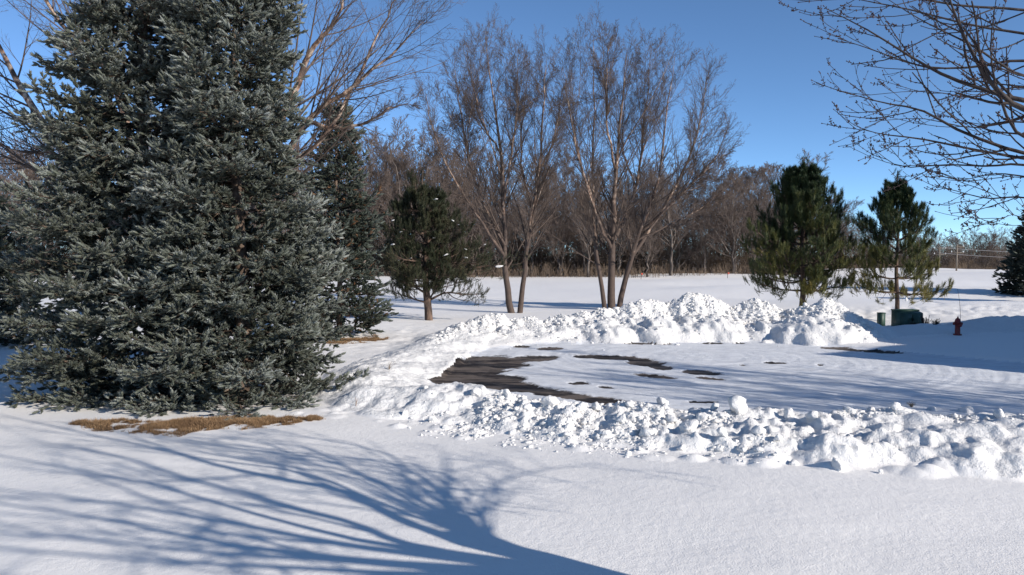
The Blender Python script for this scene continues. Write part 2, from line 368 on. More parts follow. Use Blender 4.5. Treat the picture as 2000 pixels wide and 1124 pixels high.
def height(x, y, full=True):
    nearm = (x > -14) & (x < 45) & (y > 4) & (y < 50)
    lawn = .10 * fbm(x / 9, y / 9, 3, 2) * sst(4, 10, np.hypot(x, y)) + .25 * fbm(x / 30, y / 30, 9, 2) * sst(25, 60, y)
    lawn = lawn + .022 * fbm(x / 1.6 + .3 * y, y / 1.1, 5, 3)
    # drift beyond the right-hand bank and the swells of the far field
    lawn = lawn + .8 * sst(60, 95, y) * sst(20, 60, x) * (.5 + .5 * np.sin(x / 9 + y / 16)) + .25 * sst(33, 38, y) * sst(12, 20, x) * np.sin(y / 3.5 + x / 12)
    sd = poly_sd(x, y, RP)
    rn = fbm(x * 3, y * 3, 31, 4)
    # packed road surface with curved ruts around the turning circle
    rc = np.hypot(x - 5.5, y - 31 + 8); th = np.arctan2(y - 23, x - 5.5)
    rut = fbm(rc * 3.2, th * 1.5, 41, 4, .65) * .020 + fbm(x * 5, y * 7, 43, 3) * .008
    k = sst(-.25, .25, sd)
    z = lawn * k + (RZ + rut) * (1 - k)
    kind = np.where(sd < 0, 1, 0)
    # churned zones on the lawn
    def zone(cx, cy, rx, ry): return np.exp(-(((x - cx) / rx) ** 2 + ((y - cy) / ry) ** 2) ** 2)
    ch = zone(21, 39, 9, 2.6) + .5 * zone(-4.2, 26.5, 2.2, 4.0) + .35 * zone(10, 36, 5, 2) + .3 * zone(-2.8, 31, 2.5, 2.5)
    z = z + ch * (.07 * fbm(x * 2.2, y * 2.2, 51, 3) + .04 * rn)
    # near bank
    dn, (hz, wi, wo) = line_q(x, y, NBp, NBw)
    wn = np.where(sd < 1.0 * 0 + 0.9, wi, wo)            # side facing the road is narrower
    wn = np.where(sd < dn * .9, wi, wo)
    wn = wn * (1 + .22 * fbm(x * 1.1, y * 1.1, 61, 3))
    pn = np.clip(1 - dn / wn, 0, 1); pn = pn ** .8 * (1.15 - .15 * pn)
    # the right end of the bank has drifted over: round and smooth
    sm = sst(5.0, 7.0, x + .5 * (y - 11)) * (y < 16); leftsm = (1 - sst(-1.8, .2, x)) * .85
    soft = np.clip(np.maximum(sm, leftsm), 0, 1)
    bump_n = (.13 * fbm(x * 1.4, y * 1.4, 63, 2) + (1 - .75 * soft) * (.09 * (1 - 2 * np.abs(fbm(x * 2.6, y * 2.6, 71, 3))) + .05 * fbm(x * 9, y * 9, 73, 3)))
    zn = (hz - RZ * .3) * pn + bump_n * sst(0, .45, pn)
    # far bank
    df, (hf, wf, wb) = line_q(x, y, FBp, FBw)
    side = sd < df * .9
    wff = np.where(side, wf, wb) * (1 + .2 * fbm(x * .9, y * .9, 81, 3))
    pf = np.clip(1 - df / wff, 0, 1)
    zf = hf * pf ** .9
    for a, b, Y, r in LOBES:
        q = at(a, b, Y); dd = np.hypot(x - q[0], (y - q[1])) * (1 + .25 * fbm(x * 1.4, y * 1.4, 83, 2)); zf = np.maximum(zf, q[2] * np.clip(1 - dd / r, 0, 1) ** .75)
    shade_bank = sst(12.4, 14, x)
    rg = fbm(x * 4.5 + .6 * y, y * 1.2, 91, 3)
    zf = zf + sst(0, .3, zf) * ((.09 * rg + .12 * (1 - 2 * np.abs(fbm(x * 1.5, y * 1.5, 93, 3))) + .055 * fbm(x * 6, y * 6, 95, 3)) * (1 - .7 * shade_bank))
    bn = (zn > .035) & (sd > -.6) & (dn < 3.2); bf = (zf > .05) & (df < 4.2)
    z = np.where(zf > 0, z * (1 - sst(0, .25, zf) * .6), z) + np.maximum(zf, 0)
    z = z + np.maximum(zn, 0) * (1 - .6 * sst(0, .3, zf))
    far = y > 24.5
    kind = np.where(bn, 2, kind); kind = np.where(bf & ((zf > zn) | far), 3, kind)
    return z, kind, sd, soft, zn, zf
gz, gk, gsd, gsoft, gzn, gzf = height(gx, gy)
# rounded lumps (drifted-over blocks) pressed into the near bank, small sharp ones on both
rng = np.random.default_rng(7)
seg = np.linalg.norm(np.diff(NBp, axis=0), axis=1); cum = np.concatenate([[0], np.cumsum(seg)])
def on_bank(n, s0, s1, lo=-1.9, hi=.5):
    s = rng.uniform(s0, s1, n); i = np.clip(np.searchsorted(cum, s) - 1, 0, len(seg) - 1); t = ((s - cum[i]) / seg[i])[:, None]
    p = NBp[i] * (1 - t) + NBp[i + 1] * t; e = norm(NBp[i + 1] - NBp[i]); nrm = np.stack([e[:, 1], -e[:, 0]], 1)  # to the outside (camera side) as the line runs left to right
    return p, nrm, s
s_start = cum[4]; s_end = cum[14] + .4
fine_cols = (AA[0] > np.radians(-41)) & (AA[0] < np.radians(41))
lumpz = np.zeros_like(gz)
def add_lump(cx, cy, r, h, sharp):
    R0 = math.hypot(cx, cy); A0 = math.atan2(cx, cy)
    i0, i1 = np.searchsorted(rr_, [R0 - r, R0 + r]); j0, j1 = np.searchsorted(ang, [A0 - r / R0 * 1.05, A0 + r / R0 * 1.05])
    if i1 <= i0 or j1 <= j0: return
    X = gx[i0:i1, j0:j1] - cx; Y = gy[i0:i1, j0:j1] - cy; d = np.hypot(X, Y) / r
    z0 = lumpz[i0:i1, j0:j1]; m = d < 1
    if not m.any(): return
    if sharp: b = np.clip(1 - d, 0, 1) ** .45
    else: b = (1 - np.clip(d, 0, 1) ** 2) ** 1.6
    lumpz[i0:i1, j0:j1] = np.where(np.abs(h * b * m) > np.abs(z0), h * b * m, z0)
p, nrm, s = on_bank(330, s_start, s_end)
for k in range(len(p)):
    off = rng.uniform(-.5, 2.0); c = p[k] + nrm[k] * off
    r = rng.uniform(.05, .24); add_lump(c[0], c[1], r, r * rng.uniform(.10, .30), rng.random() < .5)
p, nrm, s = on_bank(130, cum[11], s_end)
for k in range(len(p)):
    c = p[k] + nrm[k] * rng.uniform(.2, 2.1); r = rng.uniform(.12, .36); add_lump(c[0], c[1], r, r * rng.uniform(.2, .42), False)
for k in range(26):                                    # footprints of the trail across the field
    a = gnd(1745, 583); b = gnd(1838, 604); c = a + (b - a) * k / 25; c = c + np.array([.12 * (-1) ** k, rng.normal(0, .1), 0])
    add_lump(c[0], c[1], .3, -.09, False)

gz = gz + lumpz

# bare asphalt patches: photo ellipses (px, py, half w, half h, tilt)
PATCH = [(935, 738, 92, 15, .06), (905, 722, 98, 23, -.02), (960, 708, 75, 17, 0), (1040, 700, 60, 7, -.03), (900, 745, 75, 12, .1), (990, 752, 90, 11, .12), (1090, 768, 90, 10, .14), (1170, 781, 60, 8, .12), (870, 730, 50, 16, 0),
         (1185, 668, 48, 3.6, .04), (1235, 671, 40, 2.2, .03), (1290, 672, 30, 1.8, .02), (1075, 681, 25, 3.4, -.05), (1020, 677, 18, 2.2, 0), (1205, 699, 70, 4.5, .05), (1262, 708, 42, 9, .12), (1290, 717, 26, 5, .1), (1280, 735, 42, 3.4, .08), (1140, 697, 22, 2.5, 0),
         (1370, 728, 42, 5, .06), (1385, 739, 30, 2.4, .08), (1512, 709, 24, 2.4, .01), (1390, 671, 25, 1.8, 0), (1442, 671, 16, 1.6, 0), (1640, 681, 44, 2.8, .05), (1700, 686, 60, 2.6, .06), (1862, 695, 24, 1.6, .05), (1130, 749, 22, 2.6, 0), (1185, 757, 18, 2.2, .1), (1602, 713, 6, 1.5, 0), (1370, 785, 30, 3, 0), (1450, 713, 8, 1.2, 0)]
def bare_field(x, y):
    dz = RZ - CH; fw = cp * y - sp * dz                  # forward and up components of the road point
    X = 1000 + FPX * x / np.maximum(fw, .1); Y = 562 - FPX * (sp * y + cp * dz) / np.maximum(fw, .1)
    # the patch outlines are tabulated in photo coordinates, laid onto the flat road
    v = np.full(x.shape, -3.0)
    for a, b, hw, hh, t in PATCH:
        u = (X - a) / hw; q = (Y - b - t * (X - a)) / hh
        v = np.maximum(v, 1.12 - (u * u + q * q) ** .5)
    return v
bare = np.clip(bare_field(gx, gy) * .9 + .3 * fbm(gx * 1.3, gy * 2.4, 101, 3) + .12 * fbm(gx * 5, gy * 7, 105, 3) + .35, 0, 1)
bare = np.where((gk == 1) | (gsd < .4), bare, 0); bare = np.where(gsd > .1, 0, bare)
bare = np.where((gy > 10) & (gx > -4), bare, 0)
# bare asphalt lies lower than the packed snow
gz = np.where(gk == 1, gz - .03 * sst(.46, .56, bare), gz)
nr, na = gx.shape
V = np.stack([gx, gy, gz], -1).reshape(-1, 3)
ii, jj = np.meshgrid(np.arange(nr - 1), np.arange(na), indexing='ij'); j2 = (jj + 1) % na
F = np.stack([ii * na + jj, ii * na + j2, (ii + 1) * na + j2, (ii + 1) * na + jj], -1).reshape(-1, 4)[:, ::-1]
fk = gk.reshape(-1)[F].max(1); fmin = gk.reshape(-1)[F].min(1)
def sub(sel, name, m, attr=None, V=V):
    f = F[sel]; u, inv = np.unique(f, return_inverse=True)
    return mesh_obj(name, V[u], inv.reshape(f.shape), m, attr={k: a[u] for k, a in (attr or {}).items()}, smooth=True)
# close the hole at the centre
c_idx = len(V); Vc = np.vstack([V, [[0, 0, gz[0].mean()]]])
# smooth class borders: use majority vertex
fkm = gk.reshape(-1)[F[:, 0]]
o = sub(fkm == 0, 'snow_field', M_snow); tag(o, kind='structure', label='smooth snow covered lawn and field')
o = sub(fkm == 1, 'road', M_road, {'bare': bare.reshape(-1)}); tag(o, kind='structure', label='snow packed turning circle with bare asphalt patches')
near_bank = sub(fkm == 2, 'snow_bank', M_bank); tag(near_bank, 'lumpy ploughed snow bank curving along the near edge of the road', 'snow bank', group='ploughed snow banks around the road')
far_bank = sub(fkm == 3, 'snow_bank', M_bank); tag(far_bank, 'tall peaked ploughed snow bank along the far edge of the road', 'snow bank', group='ploughed snow banks around the road')
fan = mesh_obj('snow_patch', np.vstack([V[:na], [[0, 0, gz[0].mean()]]]), np.stack([(np.arange(na) + 1) % na, np.arange(na), np.full(na, na)], 1), M_snow, smooth=True); tag(fan, kind='structure', label='snow under the viewpoint')
def surf(x, y):
    """ground height at a point from the finished grid"""
    r = math.hypot(x, y); a = math.atan2(x, y); i = min(max(np.searchsorted(rr_, r) - 1, 0), nr - 2); j = min(max(np.searchsorted(ang, a) - 1, 0), na - 2)
    fr = (r - rr_[i]) / (rr_[i + 1] - rr_[i]); fa = (a - ang[j]) / (ang[j + 1] - ang[j]); fr = min(max(fr, 0), 1); fa = min(max(fa, 0), 1)
    return float((gz[i, j] * (1 - fa) + gz[i, j + 1] * fa) * (1 - fr) + (gz[i + 1, j] * (1 - fa) + gz[i + 1, j + 1] * fa) * fr)

# ------------------------------------------------------------------ snow blocks
def ico(sub):
    import bmesh
    bm = bmesh.new(); bmesh.ops.create_icosphere(bm, subdivisions=sub, radius=1)
    v = np.array([q.co[:] for q in bm.verts]); f = np.array([[q.index for q in t.verts] for t in bm.faces]); bm.free(); return v, f
def block(sub, rng, cuts=9):
    v, f = ico(sub); d = norm(v); r = np.ones(len(v))
    for _ in range(cuts):
        n = norm(rng.normal(0, 1, 3)); h = rng.uniform(.42, .85); c = d @ n
        r = np.where(c > 1e-3, np.minimum(r, h / np.maximum(c, 1e-3)), r)
    r = r + .07 * np.sin(d[:, 0] * 7 + 1) * np.sin(d[:, 1] * 6) + rng.normal(0, .03, len(v))
    return d * r[:, None], f
rng = np.random.default_rng(21)
BL = [block(3, rng, 11) for _ in range(7)]
for k, (v, f) in enumerate(BL): v *= (1, .85 + .3 * rng.random(), .65 + .3 * rng.random())
CR = [block(1, rng, 7) for _ in range(8)]
protos = []
# the large blocks of the photograph: px, py (base), width px
BIG = [(1440, 805, 52), (1265, 850, 40), (1075, 790, 36), (1165, 800, 26), (1345, 838, 44), (1312, 822, 24), (1540, 812, 28), (1585, 822, 34), (1370, 818, 26), (1230, 795, 24), (1135, 798, 22), (1030, 800, 22),
       (1548, 908, 22), (1640, 918, 36), (1720, 925, 14), (870, 838, 16), (845, 823, 20), (790, 810, 16), (1660, 805, 24), (1180, 848, 20), (1215, 826, 26), (1410, 850, 26), (1480, 845, 30), (1295, 790, 26), (1395, 800, 24), (905, 838, 14), (950, 822, 18),
       (1110, 838, 18), (1330, 880, 18), (1450, 880, 22), (1000, 848, 16), (1520, 860, 24), (1250, 880, 14), (1885, 805, 30), (1950, 815, 26), (1750, 800, 26), (1820, 802, 18), (1700, 803, 20), (990, 775, 22), (930, 770, 24)]
def project_to_surface(px, py):
    d = ray(px, py); t0 = 6.0
    for t in np.arange(6, 34, .03):
        q = d * t
        if CH + q[2] <= surf(q[0], q[1]): return np.array([q[0], q[1], CH + q[2]])
    return gnd(px, py)
first = {}
for k, (px, py, wpx) in enumerate(BIG):
    q = project_to_surface(px, py); r = wpx / FPX * q[1] * .5
    i = k % len(BL)
    if i not in first:
        o = mesh_obj('snow_block', BL[i][0], BL[i][1], M_bank, smooth=False); first[i] = o; o.data.polygons.foreach_set('use_smooth', np.ones(len(o.data.polygons), bool))
    else: o = first[i].copy(); C.objects.link(o)
    o.location = (q[0], q[1], surf(q[0], q[1]) + r * .25); o.scale = (r, r, r * 1.05); o.rotation_euler = (rng.uniform(-.5, .5), rng.uniform(-.5, .5), rng.uniform(0, 6.3))
    lab = {0: 'largest pale snow block standing on the crest of the near bank', 1: 'upright snow block on the middle of the near bank slope', 12: 'lone snow block at the foot of the near bank with a shadow on its left', 13: 'low wedge of snow lying on the smooth lawn at the foot of the near bank'}.get(k)
    if lab is None:
        dep = 'on the crest' if py < 812 - max(0, 1100 - px) * .12 else 'halfway down the slope' if py < 860 else 'at the foot'
        lab = ('small' if wpx < 20 else 'middling' if wpx < 28 else 'big') + ' chunk ' + dep + ' of the near bank ' + ('at its left end' if px < 960 else 'left of its middle' if px < 1180 else 'around its middle' if px < 1420 else 'right of its middle' if px < 1680 else 'towards its right end')
    tag(o, lab, 'snow block', 'snow blocks on the near bank')
# loose crumbs over both banks: uncountable
VV, FF, n0 = [], [], 0
def crumbs(cx, cy, r):
    global n0
    tv, tf = CR[rng.integers(len(CR))]; c, s_ = math.cos(rng.uniform(0, 6)), math.sin(rng.uniform(0, 6)); q = tv * r * np.array([1.25, rng.uniform(.6, 1.2), rng.uniform(.45, .9)])
    q = np.stack([q[:, 0] * c - q[:, 1] * s_, q[:, 0] * s_ + q[:, 1] * c, q[:, 2]], 1); VV.append(q + (cx, cy, surf(cx, cy) + r * rng.choice([-.4, -.25, .1]))); FF.append(tf + n0); n0 += len(tv)
p, nrm, s = on_bank(17000, cum[5], cum[14] + .3)
for k in range(len(p)):
    off = rng.normal(.5, .75)
    if not -.8 < off < 2.2: continue
    smooth_part = s[k] > cum[11] + .3 and off > .2
    if smooth_part and rng.random() > .25 * (off < .6): continue
    if s[k] < cum[7] and rng.random() > .12: continue
    c = p[k] + nrm[k] * off
    if fbm(np.array([c[0] * 1.1]), np.array([c[1] * 1.1]), 301, 2)[0] < rng.normal(-.15, .12): continue
    r = min(.010 + rng.exponential(.015), .09) * (.6 if smooth_part else 1); crumbs(c[0], c[1], r)
o = mesh_obj('snow_crumbs', np.concatenate(VV), np.concatenate(FF), M_bank, smooth=False); tag(o, 'loose snow crumbs scattered over the near bank', 'snow', kind='stuff')
VV, FF, n0 = [], [], 0
for k in range(9000):
    i = rng.integers(0, 20); t = rng.random(); c = FBp[i] * (1 - t) + FBp[i + 1] * t; c = c + (rng.normal(0, .15), -abs(rng.normal(0, 1.25)) + .25)
    if c[0] > 13.2: continue
    crumbs(c[0], c[1], min(.02 + rng.exponential(.022), .11))
o = mesh_obj('snow_crumbs', np.concatenate(VV), np.concatenate(FF), M_bank, smooth=False); tag(o, 'loose snow crumbs scattered over the far bank', 'snow', kind='stuff')
#__PART2__
# ------------------------------------------------------------------ conifers
def shoot_template(rng, n=20, core=.30, spread=.52, wid=.16, back=True):
    """one needle-covered shoot along +Z, length 1, radius about .5: a thin core and single-triangle needles"""
    V = []; F = []
    a = np.arange(5) * 1.2566
    for z, r in ((0, core * .5), (.35, core), (.75, core * .95), (1.02, core * .35)):
        for q in a: V.append((r * math.cos(q + z) * rng.uniform(.85, 1.15), r * math.sin(q + z) * rng.uniform(.85, 1.15), z))
    for l in (0, 5, 10):
        for k in range(5):
            k2 = (k + 1) % 5; F += [(l + k, l + k2, l + 5 + k2), (l + k, l + 5 + k2, l + 5 + k)]
    for i in range(n):
        z = .02 + .93 * (i + rng.random()) / n; q = rng.uniform(0, 6.283)
        ln = spread * rng.uniform(.8, 1.15) * (1 if z < .8 else .75)
        fw = .28 * rng.uniform(.7, 1.4) + (.2 if z > .85 else 0)
        o = np.array([math.cos(q), math.sin(q), 0]); t = np.array([-math.sin(q), math.cos(q), 0])
        p = o * core * .5 + np.array([0, 0, z]); tip = o * ln + np.array([0, 0, z + fw])
        b = len(V); V += [tuple(p + t * wid / 2), tuple(p - t * wid / 2), tuple(tip)]; F.append((b, b + 1, b + 2))
    return np.array(V), np.array(F)
def spruce(name_fol, Ht, Rb, seed, whorl=.50, nb=10, zmin=.25, sec=.098, sh=.058, size=.105, cam_dir=None, col=(.25, .5), detail_top=99, prof=.85, mat_=None, bark=None, root=None, leaf=.0, droop=.1, bare_frac=.3, left_cut=.0):
    rng = np.random.default_rng(seed)
    BP = []; BR = []
    z = zmin; K = 9
    while z < Ht - .25:
        f = 1 - z / Ht; env = Rb * f ** prof
        m = nb if z < detail_top else max(4, nb // 2); a0 = rng.uniform(0, 6.28)
        for k in range(m):
            a = a0 + k * 6.283 / m + rng.normal(0, .22); L = max(.18, env * (1 - left_cut * max(0, -math.cos(a)) * max(0, 1 - z / 1.3)) * (rng.uniform(.52, 1.0) ** .8 * 1.13) + rng.normal(0, .12))
            s_ = np.linspace(0, 1, K); el0 = -.02 + .55 * (1 - f) ** 1.3
            # droops in the middle and turns up at the tip
            zz = z + L * (el0 * s_ - droop * (1.6 * s_ - 1.5 * s_ ** 2.4) * (1.5 * f)) + rng.normal(0, .10) * min(1, L)
            side = rng.normal(0, .06) * L * s_ ** 2
            rr2 = L * s_
            P = np.stack([np.cos(a) * rr2 - np.sin(a) * side, np.sin(a) * rr2 + np.cos(a) * side, np.maximum(zz, .06 + .05 * s_)], 1)
            BP.append(P); BR.append(np.linspace(.008 + .011 * L, .004, K))
        z += whorl * rng.uniform(.75, 1.25) * (.75 + .5 * f)
    BP = np.array(BP); BR = np.array(BR)
    # secondary branchlets, flat sprays on both sides
    SP = []; SL = []
    for P in BP:
        L = np.linalg.norm(P[-1] - P[0]); az = math.atan2(P[-1][1], P[-1][0])
        back = 1.0
        if cam_dir is not None and math.cos(az - cam_dir) < -.25: back = .5
        n = max(3, int(L * (1 - bare_frac * .6) / sec * back)); 
        for i in range(n):
            t = 1 - (1 - bare_frac * .7) * (i + rng.random()) / n
            g = min(t * (K - 1), K - 1.001); j = int(g); p = P[j] + (P[j + 1] - P[j]) * (g - j); tn = P[j + 1] - P[j]; tn /= np.linalg.norm(tn)
            for sd in (-1, 1):
                la = sd * math.radians(rng.normal(50, 9)); c, s_ = math.cos(la), math.sin(la)
                d = np.array([tn[0] * c - tn[1] * s_, tn[0] * s_ + tn[1] * c, tn[2] * .6 + rng.normal(.0, .32)]); d /= np.linalg.norm(d)
                l2 = min(.12 + .55 * (1 - t) * L + .16 * t, .85) * rng.uniform(.7, 1.15) * (1.0 if L > .8 else .6)
                q = np.linspace(0, 1, 4)[:, None]; cur = p + d * l2 * q + np.array([0, 0, 1.0]) * l2 * (-.14 * q + .20 * q ** 2.2) * rng.uniform(.3, 1.5)
                SP.append(cur); SL.append(l2)
    SP = np.array(SP); SL = np.array(SL)
    SRr = np.stack([np.linspace(.006, .0025, 4)] * len(SP))
    # short inner sprays keep the heart of the crown dark and closed
    ni = int(Ht * 60 * (Rb / 3)); zi = Ht * (1 - rng.uniform(.02, .98, ni) ** .6); Ri = Rb * np.clip(1 - zi / Ht, .02, 1) ** prof; ai = rng.uniform(0, 6.283, ni); ri = Ri * rng.uniform(.15, .6, ni)
    pi_ = np.stack([np.cos(ai) * ri, np.sin(ai) * ri, zi], 1); di = norm(np.stack([np.cos(ai), np.sin(ai), rng.normal(0, .4, ni)], 1)); li = np.minimum(.7, Ri * .35 + .1); ti = np.linspace(0, 1, 4)[None, :, None]
    SP = np.concatenate([SP, pi_[:, None] + di[:, None] * li[:, None, None] * ti]); SL = np.concatenate([SL, li]); SRr = np.stack([np.linspace(.006, .0025, 4)] * len(SP))
    # shoots
    loc = []; dr = []; szs = []; tip = []
    def shoots_on(P, Ls, spacing, inner, tipsz):
        N, K2, _ = P.shape
        n = np.maximum(2, (Ls * (1 - inner) / spacing).astype(int)); idx = np.repeat(np.arange(N), n)
        t = rng.uniform(inner, 1, len(idx)); g = np.minimum(t * (K2 - 1), K2 - 1.001); j = g.astype(int); f = (g - j)[:, None]
        p = P[idx, j] * (1 - f) + P[idx, j + 1] * f; tn = norm(P[idx, j + 1] - P[idx, j])
        sd = rng.choice([-1, 1], len(idx)); la = sd * np.radians(rng.normal(42, 14, len(idx)))
        c, s_ = np.cos(la), np.sin(la)
        d = np.stack([tn[:, 0] * c - tn[:, 1] * s_, tn[:, 0] * s_ + tn[:, 1] * c, tn[:, 2] + rng.normal(.10, .33, len(idx))], 1)
        loc.append(p); dr.append(norm(d)); szs.append(rng.uniform(.75, 1.2, len(idx))); tip.append(t)
        e = norm(P[:, -1] - P[:, -2]); loc.append(P[:, -1] - e * .03); dr.append(norm(e + rng.normal(0, .12, e.shape) + np.array([0, 0, .12]))); szs.append(rng.uniform(1.0, 1.35, N) * tipsz); tip.append(np.full(N, 1.15))
    shoots_on(SP, SL, sh, .12, 1.05)
    BL_ = np.linalg.norm(BP[:, -1] - BP[:, 0], axis=1); shoots_on(BP, BL_, sh * .7, .45, 1.25)
    loc = np.concatenate(loc); dr = np.concatenate(dr); sz = np.concatenate(szs) * size; tp = np.concatenate(tip)
    # leader
    zz = np.linspace(Ht - .5, Ht + .15, 14); loc = np.vstack([loc, np.stack([zz * 0, zz * 0, zz], 1)]); dd = rng.normal(0, .6, (14, 3)); dd[:, 2] = 1; dr = np.vstack([dr, norm(dd)]); sz = np.concatenate([sz, np.full(14, size * 1.2)]); tp = np.concatenate([tp, np.ones(14)])
    if cam_dir is not None:
        az = np.arctan2(loc[:, 1], loc[:, 0]); far = np.cos(az - cam_dir) < -.25; sz = np.where(far, sz * 1.4, sz)
    X, Y = rand_axes(dr, rng)
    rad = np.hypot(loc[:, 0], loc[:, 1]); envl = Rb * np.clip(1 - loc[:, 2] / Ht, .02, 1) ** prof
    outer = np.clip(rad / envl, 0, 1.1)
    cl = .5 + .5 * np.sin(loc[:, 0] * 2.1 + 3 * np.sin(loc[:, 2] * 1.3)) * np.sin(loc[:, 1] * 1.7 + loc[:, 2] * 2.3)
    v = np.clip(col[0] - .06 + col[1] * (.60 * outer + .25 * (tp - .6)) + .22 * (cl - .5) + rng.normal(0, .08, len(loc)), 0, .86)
    if leaf > 0: v = np.where(rng.random(len(v)) < leaf, 1.0, v)
    Vs, Fs, As = [], [], []; n0 = 0
    TT = [shoot_template(np.random.default_rng(k + 50)) for k in range(4)]; ch = rng.integers(0, 4, len(loc))
    for k in range(4):
        m = ch == k; tv, tf = TT[k]
        V_, F_ = scatter(tv, tf, loc[m], X[m], Y[m], dr[m], np.stack([sz[m] * .62, sz[m] * .62, sz[m]], 1))
        Vs.append(V_); Fs.append(F_ + n0); n0 += len(V_)
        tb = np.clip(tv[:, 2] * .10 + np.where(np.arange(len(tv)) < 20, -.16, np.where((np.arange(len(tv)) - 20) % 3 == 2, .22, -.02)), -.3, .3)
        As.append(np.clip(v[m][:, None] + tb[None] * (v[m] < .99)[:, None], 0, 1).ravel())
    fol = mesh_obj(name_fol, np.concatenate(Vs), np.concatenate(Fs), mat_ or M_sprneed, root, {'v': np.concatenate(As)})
    tz = np.linspace(-.3, Ht, 16); TP = np.stack([.05 * np.sin(tz * .8), .04 * np.cos(tz * .7), tz], 1)[None]; TR = (.012 * Ht * (1 - tz / Ht * .93) + .01)[None]
    V1, F1 = tubes(TP, TR, 12); V2, F2 = tubes(BP, BR, 5); V3, F3 = tubes(SP, SRr, 3)
    mesh_obj('trunk', V1, F1, bark or M_sprbark, root, smooth=True)
    mesh_obj('branches', np.vstack([V2, V3]), np.vstack([F2, F3 + len(V2)]), bark or M_sprbark, root, smooth=True)
    return fol

def base(px, py, z=0):
    q = gnd(px, py, z); return np.array([q[0], q[1], surf(q[0], q[1])])
CAMD = -math.pi / 2
def cd(p): return math.atan2(-p[1], -p[0])
# the two big blue spruces
b1 = at(292, 700, 16.6); b1[2] = surf(b1[0], b1[1])
t = thing('blue_spruce', 'huge blue spruce at the left with long low boughs sweeping over the snow', 'spruce tree', b1, group='blue spruces')
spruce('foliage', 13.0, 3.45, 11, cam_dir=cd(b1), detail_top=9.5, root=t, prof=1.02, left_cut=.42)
b2 = at(470, 700, 15.9); b2[2] = surf(b2[0], b2[1])
t = thing('blue_spruce', 'big blue spruce merging with the right side of the huge one above brown grass', 'spruce tree', b2, group='blue spruces')
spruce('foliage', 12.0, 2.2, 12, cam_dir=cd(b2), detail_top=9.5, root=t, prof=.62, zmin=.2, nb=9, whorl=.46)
# spruce behind with hanging dead leaves
b3 = at(662, 665, 28.0); b3[2] = surf(b3[0], b3[1])
t = thing('spruce', 'dark spruce with rusty dead leaves caught in it behind the right big spruce', 'spruce tree', b3)
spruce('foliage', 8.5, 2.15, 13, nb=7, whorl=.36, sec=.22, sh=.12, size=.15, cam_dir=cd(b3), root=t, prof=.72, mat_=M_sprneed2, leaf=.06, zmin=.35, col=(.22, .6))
# shaded spruce at the left edge, half out of frame
b4 = at(-60, 640, 25.0); b4[2] = surf(b4[0], b4[1])
t = thing('spruce', 'shaded dark spruce cut off by the left edge of the picture', 'spruce tree', b4)
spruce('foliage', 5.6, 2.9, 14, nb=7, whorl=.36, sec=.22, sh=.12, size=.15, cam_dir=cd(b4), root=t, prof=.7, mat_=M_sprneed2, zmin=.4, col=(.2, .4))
# distant spruce at the right edge
b5 = at(2022, 545, 55.0); b5[2] = surf(b5[0], b5[1])
t = thing('spruce', 'distant dark spruce cut off by the right edge of the picture', 'spruce tree', b5)
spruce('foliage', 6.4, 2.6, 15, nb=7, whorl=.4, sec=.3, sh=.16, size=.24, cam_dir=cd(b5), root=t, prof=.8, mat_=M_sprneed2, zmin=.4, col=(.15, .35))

# ---- pines: long-needled tufts at branch ends
def tuft_template(rng, n=54, wid=.06):
    V = []; F = []
    for i in range(n):
        z0 = -1.5 + 1.7 * (i + rng.random()) / n; q = rng.uniform(0, 6.283); sp_ = math.radians(rng.uniform(28, 58) if z0 < 0 else rng.uniform(8, 40)); ln = rng.uniform(.75, 1.05)
        d = np.array([math.cos(q) * math.sin(sp_), math.sin(q) * math.sin(sp_), math.cos(sp_)]); t = np.array([-math.sin(q), math.cos(q), 0])
        p = np.array([0, 0, z0]); b = len(V); V += [tuple(p + t * wid / 2), tuple(p - t * wid / 2), tuple(p + d * ln)]; F.append((b, b + 1, b + 2))
    V += [(.05, 0, -2.2), (-.025, .043, -2.2), (-.025, -.043, -2.2), (0, 0, .3)]; b = len(V) - 4
    F += [(b, b + 1, b + 3), (b + 1, b + 2, b + 3), (b + 2, b, b + 3)]
    return np.array(V), np.array(F)
